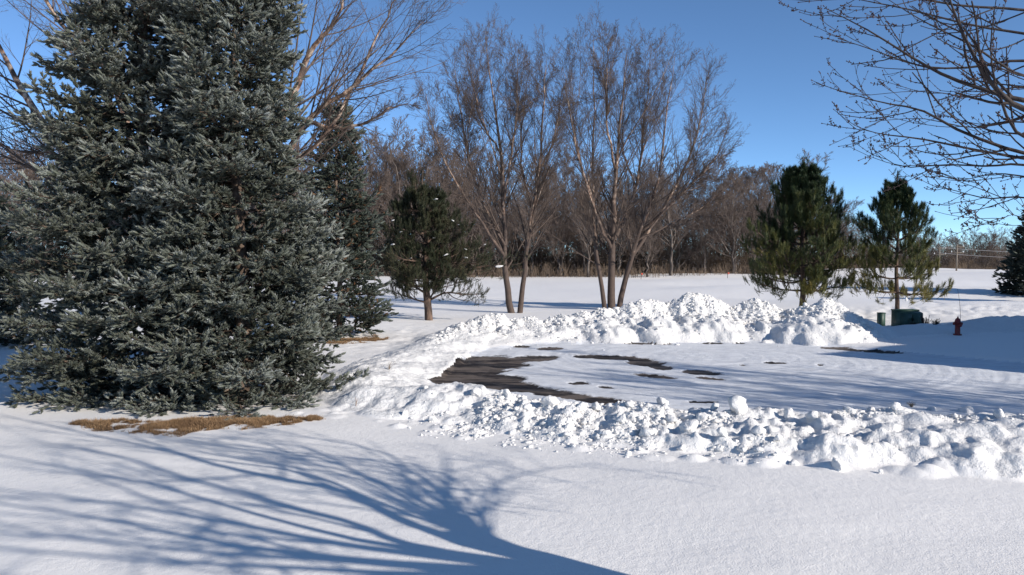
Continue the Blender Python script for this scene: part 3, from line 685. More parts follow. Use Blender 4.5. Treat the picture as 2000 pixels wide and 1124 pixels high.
def pine(root, Ht, env, seed, zmin, size=.2, nb=5, whorl=.5, lean=0, warm=.5, sparse=1.0, extra=None, up=.45, sub_n=9, tufts=7, mat_=None, tr=.012, limbs=()):
    rng = np.random.default_rng(seed); BP = []; BR = []; K = 8
    tz = np.linspace(-.4, Ht, 18); wob = lambda z: np.array([lean * (z / Ht) ** 1.5 * Ht + .05 * math.sin(z * 1.7 + seed), .04 * math.cos(z * 1.3), 0])
    TP = np.array([wob(max(z, 0)) + (0, 0, z) for z in tz]); TR = tr * Ht * (1 - np.clip(tz, 0, None) / Ht * .88) + .01
    z = zmin
    while z < Ht - .85:
        f = (z - zmin) / (Ht - zmin); a0 = rng.uniform(0, 6.28)
        for k in range(nb):
            a = a0 + k * 6.283 / nb + rng.normal(0, .3); L = env(f) * rng.uniform(.62, 1.14)
            s_ = np.linspace(0, 1, K); el = -.12 + up * 1.7 * f ** .8
            P = np.stack([np.cos(a) * L * s_, np.sin(a) * L * s_, L * (el * s_ + .30 * s_ ** 2.2)], 1) + wob(z) + (0, 0, z)
            P[1:] += rng.normal(0, .02 * L, (K - 1, 3)).cumsum(0) * .6
            BP.append(P); BR.append(np.linspace(.012 + .014 * L, .008, K))
        z += whorl * rng.uniform(.75, 1.2) * (1.15 - .4 * f)
    for pts, r in limbs:
        BP.append(spline(pts, K)); BR.append(np.linspace(r, .012, K))
    BP = np.array(BP); BR = np.array(BR)
    S2, R2 = grow(BP, BR, sub_n, .25, .98, 48, 12, .36, 5, rng, up=.35, wig=.1, rmin=.006)
    S3, R3 = grow(S2, R2, 3, .35, .95, 42, 12, .5, 4, rng, up=.5, wig=.1, rmin=.005)
    xe, xd = np.zeros((0, 3)), np.zeros((0, 3))
    if limbs:
        xs, xr = grow(BP[-len(limbs):], BR[-len(limbs):], 26, .42, 1.0, 48, 14, .17, 4, rng, up=.3, wig=.1, rmin=.005)
        xe, xd = xs[:, -1], xs[:, -1] - xs[:, -2]
    ends = np.concatenate([BP[:, -1], S2[:, -1], S3[:, -1], xe]); dirs = np.concatenate([BP[:, -1] - BP[:, -2], S2[:, -1] - S2[:, -2], S3[:, -1] - S3[:, -2], xd])
    dirs = norm(norm(dirs) + np.array([0, 0, .55]) + rng.normal(0, .15, dirs.shape)); keep = rng.random(len(ends)) < sparse; ends = ends[keep]; dirs = dirs[keep]
    top = np.stack([TP[-1, 0] + rng.normal(0, .07, 16), TP[-1, 1] + rng.normal(0, .07, 16), np.linspace(Ht - 1.0, Ht + .05, 16)], 1); ends = np.vstack([ends, top]); td = rng.normal(0, .45, (16, 3)); td[:, 2] = 1; dirs = np.vstack([dirs, norm(td)])
    X, Y = rand_axes(dirs, rng); sz = size * rng.uniform(.8, 1.2, len(ends))
    f = np.clip((ends[:, 2] - zmin) / (Ht - zmin), 0, 1)
    v = np.clip(.38 + warm * (.55 - f) * .7 + .12 * np.sin(ends[:, 0] * 1.9 + ends[:, 2] * 1.6) + rng.normal(0, .12, len(ends)), 0, 1)
    Vs, Fs, As = [], [], []; n0 = 0; ch = rng.integers(0, 3, len(ends))
    for k in range(3):
        tv, tf = tuft_template(np.random.default_rng(k + 9)); m = ch == k
        V_, F_ = scatter(tv, tf, ends[m], X[m], Y[m], dirs[m], np.repeat(sz[m][:, None], 3, 1)); Vs.append(V_); Fs.append(F_ + n0); n0 += len(V_); As.append(np.repeat(v[m], len(tv)) + np.tile((np.arange(len(tv)) % 3 == 2) * .08, m.sum()))
    mesh_obj('foliage', np.concatenate(Vs), np.concatenate(Fs), mat_ or M_pine, root, {'v': np.clip(np.concatenate(As), 0, 1)})
    V1, F1 = tubes(TP[None], TR[None], 12); mesh_obj('trunk', V1, F1, M_pinebark, root, smooth=True)
    q = [tubes(BP, BR, 6), tubes(S2, R2, 4), tubes(S3, R3, 3)]; n = 0; Vq = []; Fq = []
    for a, b in q: Vq.append(a); Fq.append(b + n); n += len(a)
    mesh_obj('branches', np.vstack(Vq), np.vstack(Fq), M_pinebark, root, smooth=True)
    return ends
p6 = at(1566, 604, 37.5); p6[2] = surf(p6[0], p6[1])
t = thing('pine_tree', 'broad dense dark pine standing behind the tallest far snow heap', 'pine tree', p6, group='pines beyond the far bank')
pine(t, 7.65, lambda f: 3.15 * (1 - f) ** .95 * (.75 + .25 * min(1, f * 5)) + .08, 31, 1.25, size=.175, nb=7, whorl=.38, warm=.75, tr=.018, up=.38, sparse=1.0, sub_n=15)
p7 = at(1751, 606, 36.0); p7[2] = surf(p7[0], p7[1])
t = thing('pine_tree', 'smaller open pine with olive needles standing behind the green utility box', 'pine tree', p7, group='pines beyond the far bank')
pine(t, 7.0, lambda f: 2.6 * (1 - f) ** 1.0 * (.8 + .2 * min(1, f * 5)) + .06, 32, 1.35, size=.17, nb=5, whorl=.5, warm=1.15, lean=-.012, tr=.014, sparse=1.0, up=.40, sub_n=15, limbs=[([(0, 0, 3.3), (-.8, .1, 3.9), (-1.9, .1, 4.6)], .05)])
# broad low pine left of the birches, snow caught in its boughs
p8 = at(835, 628, 34.2); p8[2] = surf(p8[0], p8[1])
t = thing('pine_tree', 'dark ragged evergreen with snow clumps on its boughs and a bare short trunk', 'pine tree', p8)
def L8(px, py, dy=0): return at(px, py, 34.2 + dy) - p8
E8 = pine(t, 6.6, lambda f: (2.15 - .45 * f) * (1 - f ** 2.2 * .8) * (.75 + .4 * math.sin(f * 23) ** 2) + .05, 33, 1.5, size=.125, nb=7, whorl=.40, warm=.2, up=.03, tr=.026, sparse=1.0, sub_n=15, lean=-.03, mat_=M_ragpine,
     limbs=[([L8(835, 592), L8(800, 582, -.3), L8(757, 566, -.5)], .05), ([L8(837, 588), L8(870, 572), L8(905, 575, -.3), L8(945, 575, -.3)], .06), ([L8(835, 575), L8(805, 558), L8(775, 540, .3)], .06), ([L8(837, 560), L8(880, 530), L8(930, 522), L8(1015, 517, -.5)], .05), ([L8(837, 590), L8(850, 560, .3), L8(842, 535, .6)], .05)] + [([L8(834 - (560 - y0) * .06, y0), L8((834 + x1) / 2, (y0 + y1) / 2 - 4, dy * .5), L8(x1, y1, dy)], .045) for y0, x1, y1, dy in [(545, 958, 498, -.6), (530, 935, 478, .5), (515, 955, 520, .9), (505, 915, 448, -.5), (480, 895, 418, .4), (540, 752, 520, -.4), (520, 757, 478, .4), (500, 748, 440, -.3), (470, 770, 398, .3), (535, 905, 545, -1.2), (525, 800, 535, -1.4), (450, 868, 380, 0), (430, 800, 345, 0), (550, 770, 555, .8)]])
rng = np.random.default_rng(5)
CL = [block(2, rng, 4) for _ in range(3)]
cl0 = {}
for k, (px, py, wp) in enumerate([(885, 430, 12), (850, 390, 14), (872, 500, 18), (905, 505, 16), (800, 505, 10), (780, 510, 9), (972, 520, 26), (916, 482, 9), (765, 478, 14), (895, 442, 8), (943, 478, 8), (846, 470, 9), (785, 455, 10), (760, 430, 9)]):
    g = E8 + p8; fw_ = cp * g[:, 1] - sp * (g[:, 2] - CH); PX_ = 1000 + FPX * g[:, 0] / fw_; PY_ = 562 - FPX * (sp * g[:, 1] + cp * (g[:, 2] - CH)) / fw_
    j = int(np.argmin(np.hypot(PX_ - px, PY_ - py) + 14 * np.maximum(0, g[:, 1] - 33.4))); q = g[j] + (0, -.03, .03); dist = 33.6; r = wp / FPX * dist * .30; i = k % 3
    if i not in cl0: cl0[i] = o = mesh_obj('snow_clump', CL[i][0] * (1.3, .8, .30), CL[i][1], M_bank, smooth=True)
    else: o = cl0[i].copy(); C.objects.link(o)
    o.location = tuple(q); o.scale = (r, r, r); o.rotation_euler = (rng.uniform(-.3, .3), rng.uniform(-.5, .5), rng.uniform(-.6, .6)); tag(o, 'widest snow clump at the tip of the evergreen bough nearest the left birch' if k == 6 else 'small clump of snow caught on a bough of the ragged evergreen', 'snow clump', 'snow clumps on the evergreen boughs')

# ------------------------------------------------------------------ bare trees
def merge(parts):
    n = 0; Vq = []; Fq = []
    for a, b in parts: Vq.append(a); Fq.append(b + n); n += len(a)
    return np.vstack(Vq), np.vstack(Fq)
def birch(root, stems, seed, n1=13, n2=7, n3=6, twr=.0034, up=.14, l1=.26, fan=()):
    """stems: list of (guide points local, base radius)"""
    rng = np.random.default_rng(seed); K = 16
    P = np.array([spline(p, K) for p, _ in stems]); P[:, 1:-1] += rng.normal(0, .035, (len(P), K - 2, 3))
    R0 = np.array([r * .85 * (.04 + .96 * (1 - np.linspace(0, 1, K)) ** 1.25) for _, r in stems]); FP = []; FR = []
    for q in fan:
        d = [np.linalg.norm(P[i, 5:12] - q, axis=1).min() + rng.uniform(0, 2.5) for i in range(len(P))]; i = int(np.argmin(d)); j = int(rng.integers(3, 8)); p0 = P[i, j]; t0 = norm(P[i, j + 1] - P[i, j - 1]); L = np.linalg.norm(q - p0)
        FP.append(spline([p0, p0 + t0 * L * .22 + (q - p0) * .08, p0 + (q - p0) * .6 + t0 * L * .06, q], K)); FR.append(R0[i, j] * .60 * (.06 + .94 * (1 - np.linspace(0, 1, K)) ** 1.1))
    R = np.array([r * .88 * (.05 + .95 * (1 - np.linspace(0, 1, K)) ** 1.05) for _, r in stems])
    if FP: P = np.concatenate([P, np.array(FP)]); R = np.concatenate([R, np.array(FR)])
    A1, B1 = grow(P, R, n1, .22, .99, 33, 9, l1, 9, rng, up=up, wig=.035, rr=.36, rmin=.0055, lshape=.55)
    A2, B2 = grow(A1, B1, n2, .12, .98, 38, 11, .40, 6, rng, up=up * .6, wig=.045, rr=.5, rmin=.0045)
    A3, B3 = grow(A2, B2, n3, .10, 1.0, 38, 12, .55, 4, rng, up=.05, wig=.06, rr=.55, rmin=twr)
    A4, B4 = grow(A3[::2], B3[::2], 2, .3, 1.0, 34, 12, .6, 3, rng, up=.0, wig=.14, rr=.6, rmin=twr * .8)
    V, F = tubes(P, R, 10); mesh_obj('trunk', V, F, M_birch, root, smooth=True)
    V, F = merge([tubes(A1, B1, 5), tubes(A2, B2, 4), tubes(A3, B3, 3), tubes(A4, B4, 3)]); mesh_obj('crown', V, F, M_twig, root)
def stems_px(org, Y, rows):
    out = []
    for pts, r in rows:
        out.append(([at(px, py, Y + dy) - org for px, py, dy in pts], r))
    return out
def fan_px(org, Y, pts):
    g = np.random.default_rng(len(pts)); return [at(a, b, Y + g.uniform(-2.6, 2.6)) - org for a, b in pts]
Y = 38.7; o9 = at(1008, 613, Y); o9[2] = surf(o9[0], o9[1]) - .05
t = thing('river_birch', 'bare two-trunked birch standing left of the snow heaps', 'birch tree', o9, group='river birches in the middle')
birch(t, stems_px(o9, Y, [
    ([(1000, 617, 0), (988, 540, 0), (984, 440, .2), (978, 300, .2), (962, 180, .4), (948, 62, .6)], .21),
    ([(1015, 617, 0), (1024, 530, 0), (1040, 420, -.3), (1055, 300, -.4), (1062, 190, -.6), (1068, 110, -.8)], .17),
    ([(986, 480, 0), (945, 400, .4), (915, 300, .8), (895, 190, 1.2), (888, 110, 1.4)], .11),
    ([(985, 500, 0), (930, 420, -.6), (875, 330, -1.2), (842, 240, -1.8), (830, 170, -2)], .10),
    ([(982, 400, 0), (1000, 300, -.5), (1008, 200, -1), (1012, 95, -1.4)], .09),
    ([(1042, 420, 0), (1018, 320, 1), (1025, 200, 1.8), (1035, 115, 2.0)], .08),
    ([(1050, 340, 0), (1085, 260, .6), (1098, 170, 1)], .07),
    ([(978, 300, .2), (935, 220, 1.6), (915, 90, 2.4)], .07),
]), 41, n1=36, n2=8, n3=6, fan=fan_px(o9, 38.7, [(850, 170), (868, 135), (905, 95), (928, 70), (975, 58), (990, 85), (1025, 100), (1050, 112), (1085, 135), (1102, 190), (835, 220), (845, 270), (940, 58), (1000, 150), (960, 110), (1100, 250), (905, 160), (1045, 170)]))
Y = 40.5; o10 = at(1195, 612, Y); o10[2] = surf(o10[0], o10[1]) - .05
t = thing('river_birch', 'bare three-trunked birch with a wide crown rising behind the snow heaps', 'birch tree', o10, group='river birches in the middle')
birch(t, stems_px(o10, Y, [
    ([(1182, 612, 0), (1170, 530, 0), (1160, 430, .4), (1158, 300, .6), (1160, 180, .9), (1158, 55, 1.2)], .15),
    ([(1195, 612, 0), (1194, 520, 0), (1198, 430, 0), (1205, 320, -.2), (1215, 200, -.4), (1225, 95, -.6)], .25),
    ([(1208, 612, 0), (1228, 520, 0), (1252, 450, -.3), (1285, 350, -.6), (1300, 240, -.8), (1318, 110, -1)], .18),
    ([(1195, 490, 0), (1165, 420, -.8), (1130, 300, -1.4), (1108, 190, -2), (1098, 120, -2.2)], .11),
    ([(1200, 470, 0), (1240, 370, 1), (1258, 240, 1.8), (1275, 80, 2.4)], .13),
    ([(1235, 500, 0), (1300, 400, .8), (1350, 300, 1.4), (1375, 200, 1.8), (1385, 140, 2)], .12),
    ([(1255, 450, 0), (1330, 380, -1.0), (1395, 310, -1.8), (1425, 240, -2.4)], .10),
    ([(1205, 350, 0), (1185, 240, -1), (1185, 130, -1.6), (1190, 70, -1.8)], .08),
    ([(1245, 470, 0), (1330, 430, .5), (1400, 385, .9), (1440, 345, 1.2)], .07),
    ([(1240, 370, 1), (1215, 260, 2.2), (1238, 120, 3)], .07),
]), 42, n1=34, n2=8, n3=6, fan=fan_px(o10, 40.5, [(1095, 130), (1110, 90), (1135, 62), (1175, 48), (1205, 65), (1240, 90), (1262, 72), (1290, 78), (1320, 92), (1350, 112), (1380, 150), (1400, 190), (1420, 230), (1438, 280), (1440, 330), (1425, 385), (1160, 100), (1230, 150), (1085, 200), (1300, 160), (1350, 220), (1180, 190)]))
# large birch behind the two spruces, limbs leaning out on both sides
Y = 21.0; o11 = at(350, 700, Y); o11[2] = surf(o11[0], o11[1])
t = thing('river_birch', 'leaning multi-stemmed birch behind the big spruces with peeling pale limbs', 'birch tree', o11)
birch(t, stems_px(o11, Y, [
    ([(330, 710, 0), (240, 480, 0), (95, 255, .2), (0, 95, .4), (-90, -80, .6)], 0.230),
    ([(340, 710, 0), (290, 400, .4), (215, 150, .8), (110, 40, 1.0), (60, -120, 1.2)], 0.203),
    ([(360, 710, 0), (450, 400, .3), (545, 30, .5), (570, -200, .6)], 0.189),
    ([(370, 710, 0), (500, 380, 0), (590, 140, 0), (650, 40, -.2), (700, -120, -.4)], 0.176),
    ([(375, 710, 0), (520, 420, -.5), (590, 245, -.8), (665, 190, -1), (760, 110, -1.2), (830, 40, -1.4)], 0.149),
    ([(350, 710, 0), (360, 300, .5), (370, -50, .8), (380, -350, 1)], 0.216),
    ([(590, 240, -.8), (690, 250, -1), (760, 215, -1.2), (815, 200, -1.3)], 0.068),
    ([(335, 600, 0), (150, 330, -.4), (20, 290, -.6), (-90, 240, -.8)], 0.095),
    ([(500, 380, 0), (640, 260, .6), (740, 60, 1), (800, -60, 1.2)], 0.095),
]), 43, n1=20, n2=8, n3=6, twr=.0030, l1=.30, up=.15)
#__PART3__
# ------------------------------------------------------------------ near maple: overhanging twigs at the upper right, shadow fan on the lawn
TE = math.tan(R_(SUN_EL))
def lift(g, z): return np.array([g[0] + (z - g[2]) / TE * ca, g[1] - (z - g[2]) / TE * sa, z])   # point at height z whose shadow falls on g
ZF = 1.5
F0 = lift(gnd(1150, 1122), ZF); T0 = np.array([F0[0], F0[1], 0.0]); T0[2] = surf(T0[0], T0[1])
maple = thing('maple_tree', 'near bare maple whose budded twigs reach in at the upper right corner', 'maple tree', T0)
rng = np.random.default_rng(77)
SH = [  # shadow paths on the lawn (photo px), end height, base radius
    ([(925, 1050), (850, 997), (725, 937), (615, 908), (500, 880)], 5.2, .055), ([(925, 1050), (868, 985), (872, 930), (868, 885)], 4.6, .06),
    ([(850, 1050), (675, 965), (540, 940), (420, 914), (300, 880), (150, 845), (0, 808)], 6.3, .075), ([(800, 1070), (685, 1025), (540, 985), (350, 935), (200, 890), (60, 860)], 6.6, .07),
    ([(800, 1085), (600, 1056), (425, 1022), (250, 993), (100, 972), (-60, 952)], 6.6, .065), ([(700, 1060), (450, 995), (300, 953), (150, 922), (0, 893), (-120, 870)], 7.2, .05),
    ([(800, 1105), (500, 1075), (350, 1048), (200, 1018), (0, 988), (-150, 965)], 6.4, .06), ([(850, 1112), (650, 1097), (450, 1085), (250, 1064), (0, 1045), (-200, 1025)], 6.2, .06),
    ([(800, 1122), (500, 1108), (250, 1094), (0, 1075), (-250, 1060)], 6.0, .045), ([(900, 1118), (600, 1140), (200, 1150), (-200, 1140)], 5.6, .05), ([(960, 1070), (900, 1035), (700, 985), (620, 950), (560, 905), (430, 880)], 6.4, .05),
    ([(965, 1060), (935, 990), (980, 940), (1080, 915), (1180, 905)], 4.8, .028), ([(900, 1030), (800, 960), (780, 900), (700, 870), (560, 850)], 5.2, .035), ([(900, 1040), (760, 975), (640, 890), (500, 850)], 6, .03)]
LP = []; LR = []; K = 18
for pts, ze, r in SH:
    G = spline([gnd(1150, 1122)] + [gnd(*p) for p in pts], K); s_ = np.linspace(0, 1, K)
    z = ZF + (ze - ZF) * s_ ** .85
    LP.append(np.array([lift(g, zz) for g, zz in zip(G, z)])); LR.append(r * np.linspace(1, .12, K) ** .8)
VIS = [([(2000, 215), (1935, 160), (1900, 105), (1862, 20), (1840, -60)], 5.4, .030, 0), ([(2000, 197), (1930, 178), (1850, 150), (1780, 112), (1700, 62), (1615, 18)], 5.9, .026, .3),
       ([(2000, 300), (1880, 258), (1800, 216), (1720, 200), (1628, 174)], 6.2, .022, .4), ([(2000, 310), (1900, 292), (1800, 272), (1720, 262), (1680, 250)], 6.0, .017, .3),
       ([(2000, 118), (1900, 132), (1800, 130), (1700, 96), (1638, 76)], 6.1, .017, .4), ([(2000, 66), (1900, 50), (1780, 20), (1690, 2), (1640, -8)], 5.8, .015, .5),
       ([(2000, 322), (1930, 325), (1850, 322), (1760, 326), (1712, 296)], 6.3, .015, .2), ([(2000, 386), (1930, 388), (1870, 374), (1828, 362)], 6.2, .012, .2),
       ([(2000, 345), (1940, 340), (1880, 352), (1840, 345)], 5.9, .010, .2), ([(2000, 20), (1880, 12), (1760, -5), (1620, 0), (1560, 5)], 6.0, .016, .4),
       ([(2000, 238), (1900, 250), (1800, 232), (1700, 238)], 6.5, .012, .4), ([(2000, 170), (1900, 190), (1800, 178), (1660, 190)], 6.6, .012, .5), ([(2000, 150), (1900, 90), (1800, 40), (1720, -10)], 5.5, .016, 0), ([(2000, 270), (1950, 180), (1935, 90), (1950, -30)], 5.6, .02, 0),
       ([(2000, 425), (1975, 420), (1950, 432), (1930, 435)], 6.4, .006, 0)]
VP = []; VR = []
for pts, Y, r, dy in VIS:
    n = len(pts); st = [T0 + (0, 0, 1.9 - T0[2]), (T0 + at(2300, pts[0][1] + 90, Y - .3)) / 2 + (0.1, 0, .35)]
    st = [np.array([T0[0], T0[1], 2.0]), at(2330, pts[0][1] + 70, Y - .35), at(2150, pts[0][1] + 25, Y - .12)]
    VP.append(spline(st + [at(a, b, Y + dy * i / n) for i, (a, b) in enumerate(pts)], K)); VR.append(np.maximum(r * np.linspace(1.1, .10, K), .0026))
LP = np.array(LP); LR = np.array(LR); VP = np.array(VP); VR = np.array(VR)
LPl = LP - T0; VPl = VP - T0
def infr(P):   # True where a local point would stand inside the picture
    q = P + T0; return (q[..., 1] > .5) & (np.abs(q[..., 0]) < .70 * q[..., 1]) & ((q[..., 2] - CH) < .36 * q[..., 1])
A1, B1 = grow(LPl, LR, 10, .25, 1.0, 32, 9, .24, 8, rng, up=.10, wig=.045, rr=.6, rmin=.006, lshape=.5)
A2, B2 = grow(A1, B1, 6, .2, 1.0, 38, 10, .42, 5, rng, up=.1, wig=.1, rmin=.005)
A3, B3 = grow(A2, B2, 3, .2, 1.0, 36, 10, .5, 4, rng, up=.1, wig=.1, rmin=.004)
def keep(P, R): m = ~infr(P).any(1); return P[m], R[m]
A1, B1 = keep(A1, B1); A2, B2 = keep(A2, B2); A3, B3 = keep(A3, B3)
W1, X1 = grow(VPl, VR, 8, .38, .99, 34, 9, .13, 8, rng, up=.16, wig=.07, rr=.6, rmin=.0030, lshape=.35, tip=.6)
W2, X2 = grow(W1, X1, 3, .15, .98, 38, 10, .38, 5, rng, up=.22, wig=.1, rmin=.0024, tip=.7)
W3, X3 = grow(W2[::2], X2[::2], 2, .2, .95, 40, 10, .45, 3, rng, up=.3, wig=.1, rmin=.0021, tip=.8)
tz = np.array([-.4, 0, .3, .8, 1.3, 1.75, 2.2]); TP = np.stack([.04 * np.sin(tz * 2), .03 * tz, tz - 0 * T0[2]], 1)[None]
V, F = merge([tubes(TP, np.array([[.20, .17, .145, .135, .135, .125, .10]]), 14), tubes(LPl, LR, 8), tubes(VPl, VR, 7), tubes(A1, B1, 5)]); mesh_obj('trunk', V, F, M_mapbark, maple, smooth=True)
V, F = merge([tubes(A2, B2, 4), tubes(A3, B3, 3), tubes(W1, X1, 5), tubes(W2, X2, 4), tubes(W3, X3, 3)]); mesh_obj('crown', V, F, M_mapbark, maple, smooth=True)
oct_v, oct_f = ico(1)
bl = []; bd = []
for P in (W1, W2, W3, VPl[:, 9:]):
    e = norm(P[:, -1] - P[:, -2]); bl.append(P[:, -1]); bd.append(e)
    for j in range(1, P.shape[1] - 1):
        m = rng.random(len(P)) < .62; t_ = norm(P[m, j + 1] - P[m, j]); A, B = frames(t_); a = rng.uniform(0, 6.28, m.sum())[:, None]; o_ = A * np.cos(a) + B * np.sin(a)
        for sg in (1, -1): bl.append(P[m, j] + o_ * sg * .007); bd.append(norm(o_ * sg + t_ * .6))
bl = np.concatenate(bl); bd = np.concatenate(bd); X, Y_ = rand_axes(bd, rng); s_ = rng.uniform(.7, 1.4, len(bl))
V, F = scatter(oct_v, oct_f, bl, X, Y_, bd, np.stack([s_ * .0040, s_ * .0040, s_ * .0080], 1)); mesh_obj('buds', V, F, M_bud, maple)

# ------------------------------------------------------------------ generic bare trees
def bare_tree_mesh(seed, Ht, stems=1, n1=20, n2=7, n3=6, n4=1, tw=.014, spread=.35, r0=None, crown0=.25, ang1=40):
    rng = np.random.default_rng(seed); K = 12; P = []; R = []
    r0 = r0 or Ht * .013
    for k in range(stems):
        a = rng.uniform(0, 6.28); e = spread * rng.uniform(.5, 1) * (1 if stems > 1 else .35) * Ht * .35
        z0 = rng.uniform(.02, .35) if k else 0
        g = [(0, 0, -.4), (e * .08 * math.cos(a), e * .08 * math.sin(a), Ht * (.18 if k == 0 else .14)), (e * .45 * math.cos(a + .2), e * .45 * math.sin(a + .2), Ht * .5), (e * math.cos(a), e * math.sin(a), Ht * rng.uniform(.86, 1))]
        P.append(spline(g, K) + np.vstack([np.zeros((2, 3)), rng.normal(0, .01 * Ht, (K - 2, 3))])); R.append(r0 * (1 if k == 0 else .75) * np.linspace(1, .09, K))
    P = np.array(P); R = np.array(R)
    a1 = grow(P, R, n1 // stems + 1, crown0, .98, ang1, 10, .44, 7, rng, up=.45, wig=.13, rr=.5, rmin=tw * 1.3, lshape=.62)
    a2 = grow(*a1, n2, .2, 1, 38, 11, .45, 5, rng, up=.3, wig=.14, rmin=tw)
    a3 = grow(*a2, n3, .15, 1, 36, 12, .5, 4, rng, up=.2, wig=.16, rmin=tw * .8)
    prt = [tubes(*a2, 3), tubes(*a3, 3)]
    if n4: prt.append(tubes(*grow(*a3, n4, .2, 1, 36, 12, .6, 3, rng, up=.1, wig=.16, rmin=tw * .65), 3))
    return merge([tubes(P, R, 8), tubes(*a1, 4)]), merge(prt)
def tree_thing(name, label, cat, loc, ms, group=None, mb=None, mt=None):
    t = thing(name, label, cat, loc, group=group)
    mesh_obj('trunk', ms[0][0], ms[0][1], mb or M_wood, t, smooth=True); mesh_obj('crown', ms[1][0], ms[1][1], mt or M_woodtwig, t); return t
rng = np.random.default_rng(99)
# maple of the neighbour's yard, outside the picture: its shadow streaks the road
q = lift(gnd(1720, 768, RZ), 5.0); q[2] = 0
tree_thing('maple_tree', 'bare yard maple beside the neighbouring house', 'maple tree', q, bare_tree_mesh(3, 8.5, 4, 34, 10, 7, 2, tw=.010, spread=1.1, crown0=.15), mb=M_mapbark, mt=M_mapbark)
q = lift(gnd(1480, 775, RZ), 5.0); q[2] = 0  # second unseen tree, added because one alone shaded the road too faintly
tree_thing('maple_tree', 'second bare maple added outside the picture to deepen the shadow streaks on the road', 'maple tree', q, bare_tree_mesh(4, 7.5, 4, 34, 10, 7, 2, tw=.010, spread=1.1, crown0=.15), mb=M_mapbark, mt=M_mapbark)
# far wood: six kinds of crown, each tree a thing
kinds = []
for k in range(7): kinds.append(bare_tree_mesh(200 + k, 17.0, [1, 2, 1, 3, 1, 2, 1][k], 26, 9, 9, 2, tw=.019, spread=[.3, .8, .3, 1, .4, .9, .3][k], crown0=[.3, .25, .38, .2, .3, .22, .15][k], ang1=[46, 50, 42, 50, 56, 46, 50][k]))
GRP = 'bare trees of the wood beyond the field'
src = {}
def sky_line(px):  # photo height of the wood's top edge
    return np.interp(px, [-200, 0, 200, 700, 780, 840, 900, 1000, 1100, 1200, 1350, 1450, 1530, 1560, 1640, 1700, 1830, 1870, 1930, 2000, 2100], [262, 262, 270, 285, 285, 272, 285, 325, 318, 335, 345, 332, 322, 330, 425, 455, 462, 462, 455, 462, 465])
n_t = 0
def wood_tree(px, Y, k, lab, grp, jit=1.0):
    global n_t
    top = sky_line(px); Hh = (at(px, top, Y)[2]) * rng.uniform(.88, 1.08) * jit; s_ = Hh / 17.0
    q = at(px, 540, Y); loc = (q[0], q[1], surf(q[0], q[1]) - .05); rz = rng.uniform(0, 6.28)
    if k not in src: src[k] = t = tree_thing('bare_tree', lab, 'tree', loc, kinds[k], grp); t.scale = (s_ * 1.0, s_ * 1.0, s_); t.rotation_euler = (0, 0, rz); return t
    w_ = s_ * rng.uniform(1.0, 1.45); return dup(src[k], loc, rz, (w_, w_, s_), lab, grp)
LABW = ['slender bare tree in the brown wood across the field', 'forked bare tree in the brown wood across the field', 'tall straight bare tree in the brown wood across the field', 'several-stemmed bare tree in the brown wood across the field', 'wide-boughed bare tree in the brown wood across the field', 'bushy forked bare tree in the brown wood across the field', 'low-branched bare tree in the brown wood across the field']
def wlab(px, row, k):
    kind = ['slender', 'forked', 'tall straight', 'several-stemmed', 'wide-boughed', 'bushy forked', 'low-branched'][k]
    dep = ['in front', 'second row', 'mid depth', 'deep', 'rearmost'][row]
    w_ = [(300, 'behind the left big spruce'), (560, 'behind the right big spruce'), (760, 'behind the spruce with dead leaves'), (900, 'behind the ragged evergreen'), (1000, 'behind the left birch'), (1100, 'between the two birches'), (1210, 'behind the wide birch'), (1320, 'just right of the wide birch'), (1430, 'midway between wide birch and broad pine'), (1530, 'near the right end'), (9999, 'behind the broad pine')]
    return kind + ' wood tree ' + dep + ' ' + [b for a, b in w_ if px < a][0]
for row, Y in enumerate([106, 111, 117, 124, 132]):
    px = -60 + rng.uniform(0, 40)
    while px < (1560 if row < 4 else 1590):
        dens = 1.8 if px < 640 else 1.0
        k = int(rng.integers(0, 7)); wood_tree(px, Y + rng.uniform(-2, 2), k, wlab(px, row, k), GRP, 1 if row > 1 else rng.choice([.7, .9, 1.0])); px += rng.uniform(36, 66) * dens
for row, Y in enumerate([128, 137, 147]):
    px = 1600 + rng.uniform(0, 20)
    while px < 2060:
        k = int(rng.integers(0, 7)); wood_tree(px, Y + rng.uniform(-2, 2), k, ['slender', 'forked', 'straight', 'many-stemmed', 'wide-boughed', 'bushy', 'low-branched'][k] + ' small tree of the low distant wood, ' + ['front', 'middle', 'back'][row] + ' row, ' + ('behind the pines' if px < 1740 else 'behind the open pine' if px < 1830 else 'by the utility poles' if px < 1900 else 'left of the edge spruce' if px < 1975 else 'behind the edge spruce'), 'bare trees of the low wood at the right'); px += rng.uniform(20, 40)
# brush along the wood's foot: uncountable
P = []; 
for px0, px1, Y0, Y1, n, h0, h1 in [(-80, 1575, 103, 112, 3600, .3, 2.0), (1560, 2060, 122, 135, 2600, .8, 2.2), (-80, 1575, 113, 140, 12000, 2.5, 7.5), (1560, 2060, 132, 150, 3500, 2, 5)]:
    pxs = rng.uniform(px0, px1, n); Ys = rng.uniform(Y0, Y1, n)
    for a, b in zip(pxs, Ys):
        q = at(a, 540, b); h = rng.uniform(h0, h1) * (.35 + .9 * (.5 + .5 * float(vnoise(np.array(a * .05), np.array(b * .3), 8)))); d = rng.normal(0, .28, 2); P.append([(q[0], q[1], -.1 + surf(q[0], q[1])), (q[0] + d[0] * h * .4, q[1] + d[1] * h * .4, h * .55), (q[0] + d[0] * h, q[1] + d[1] * h, h)])
P = np.array(P); Rb = np.tile(np.array([.03, .02, .01]), (len(P), 1)); s2 = grow(P, Rb, 4, .15, .95, 35, 12, .5, 3, rng, up=.2, wig=.2, rmin=.014)
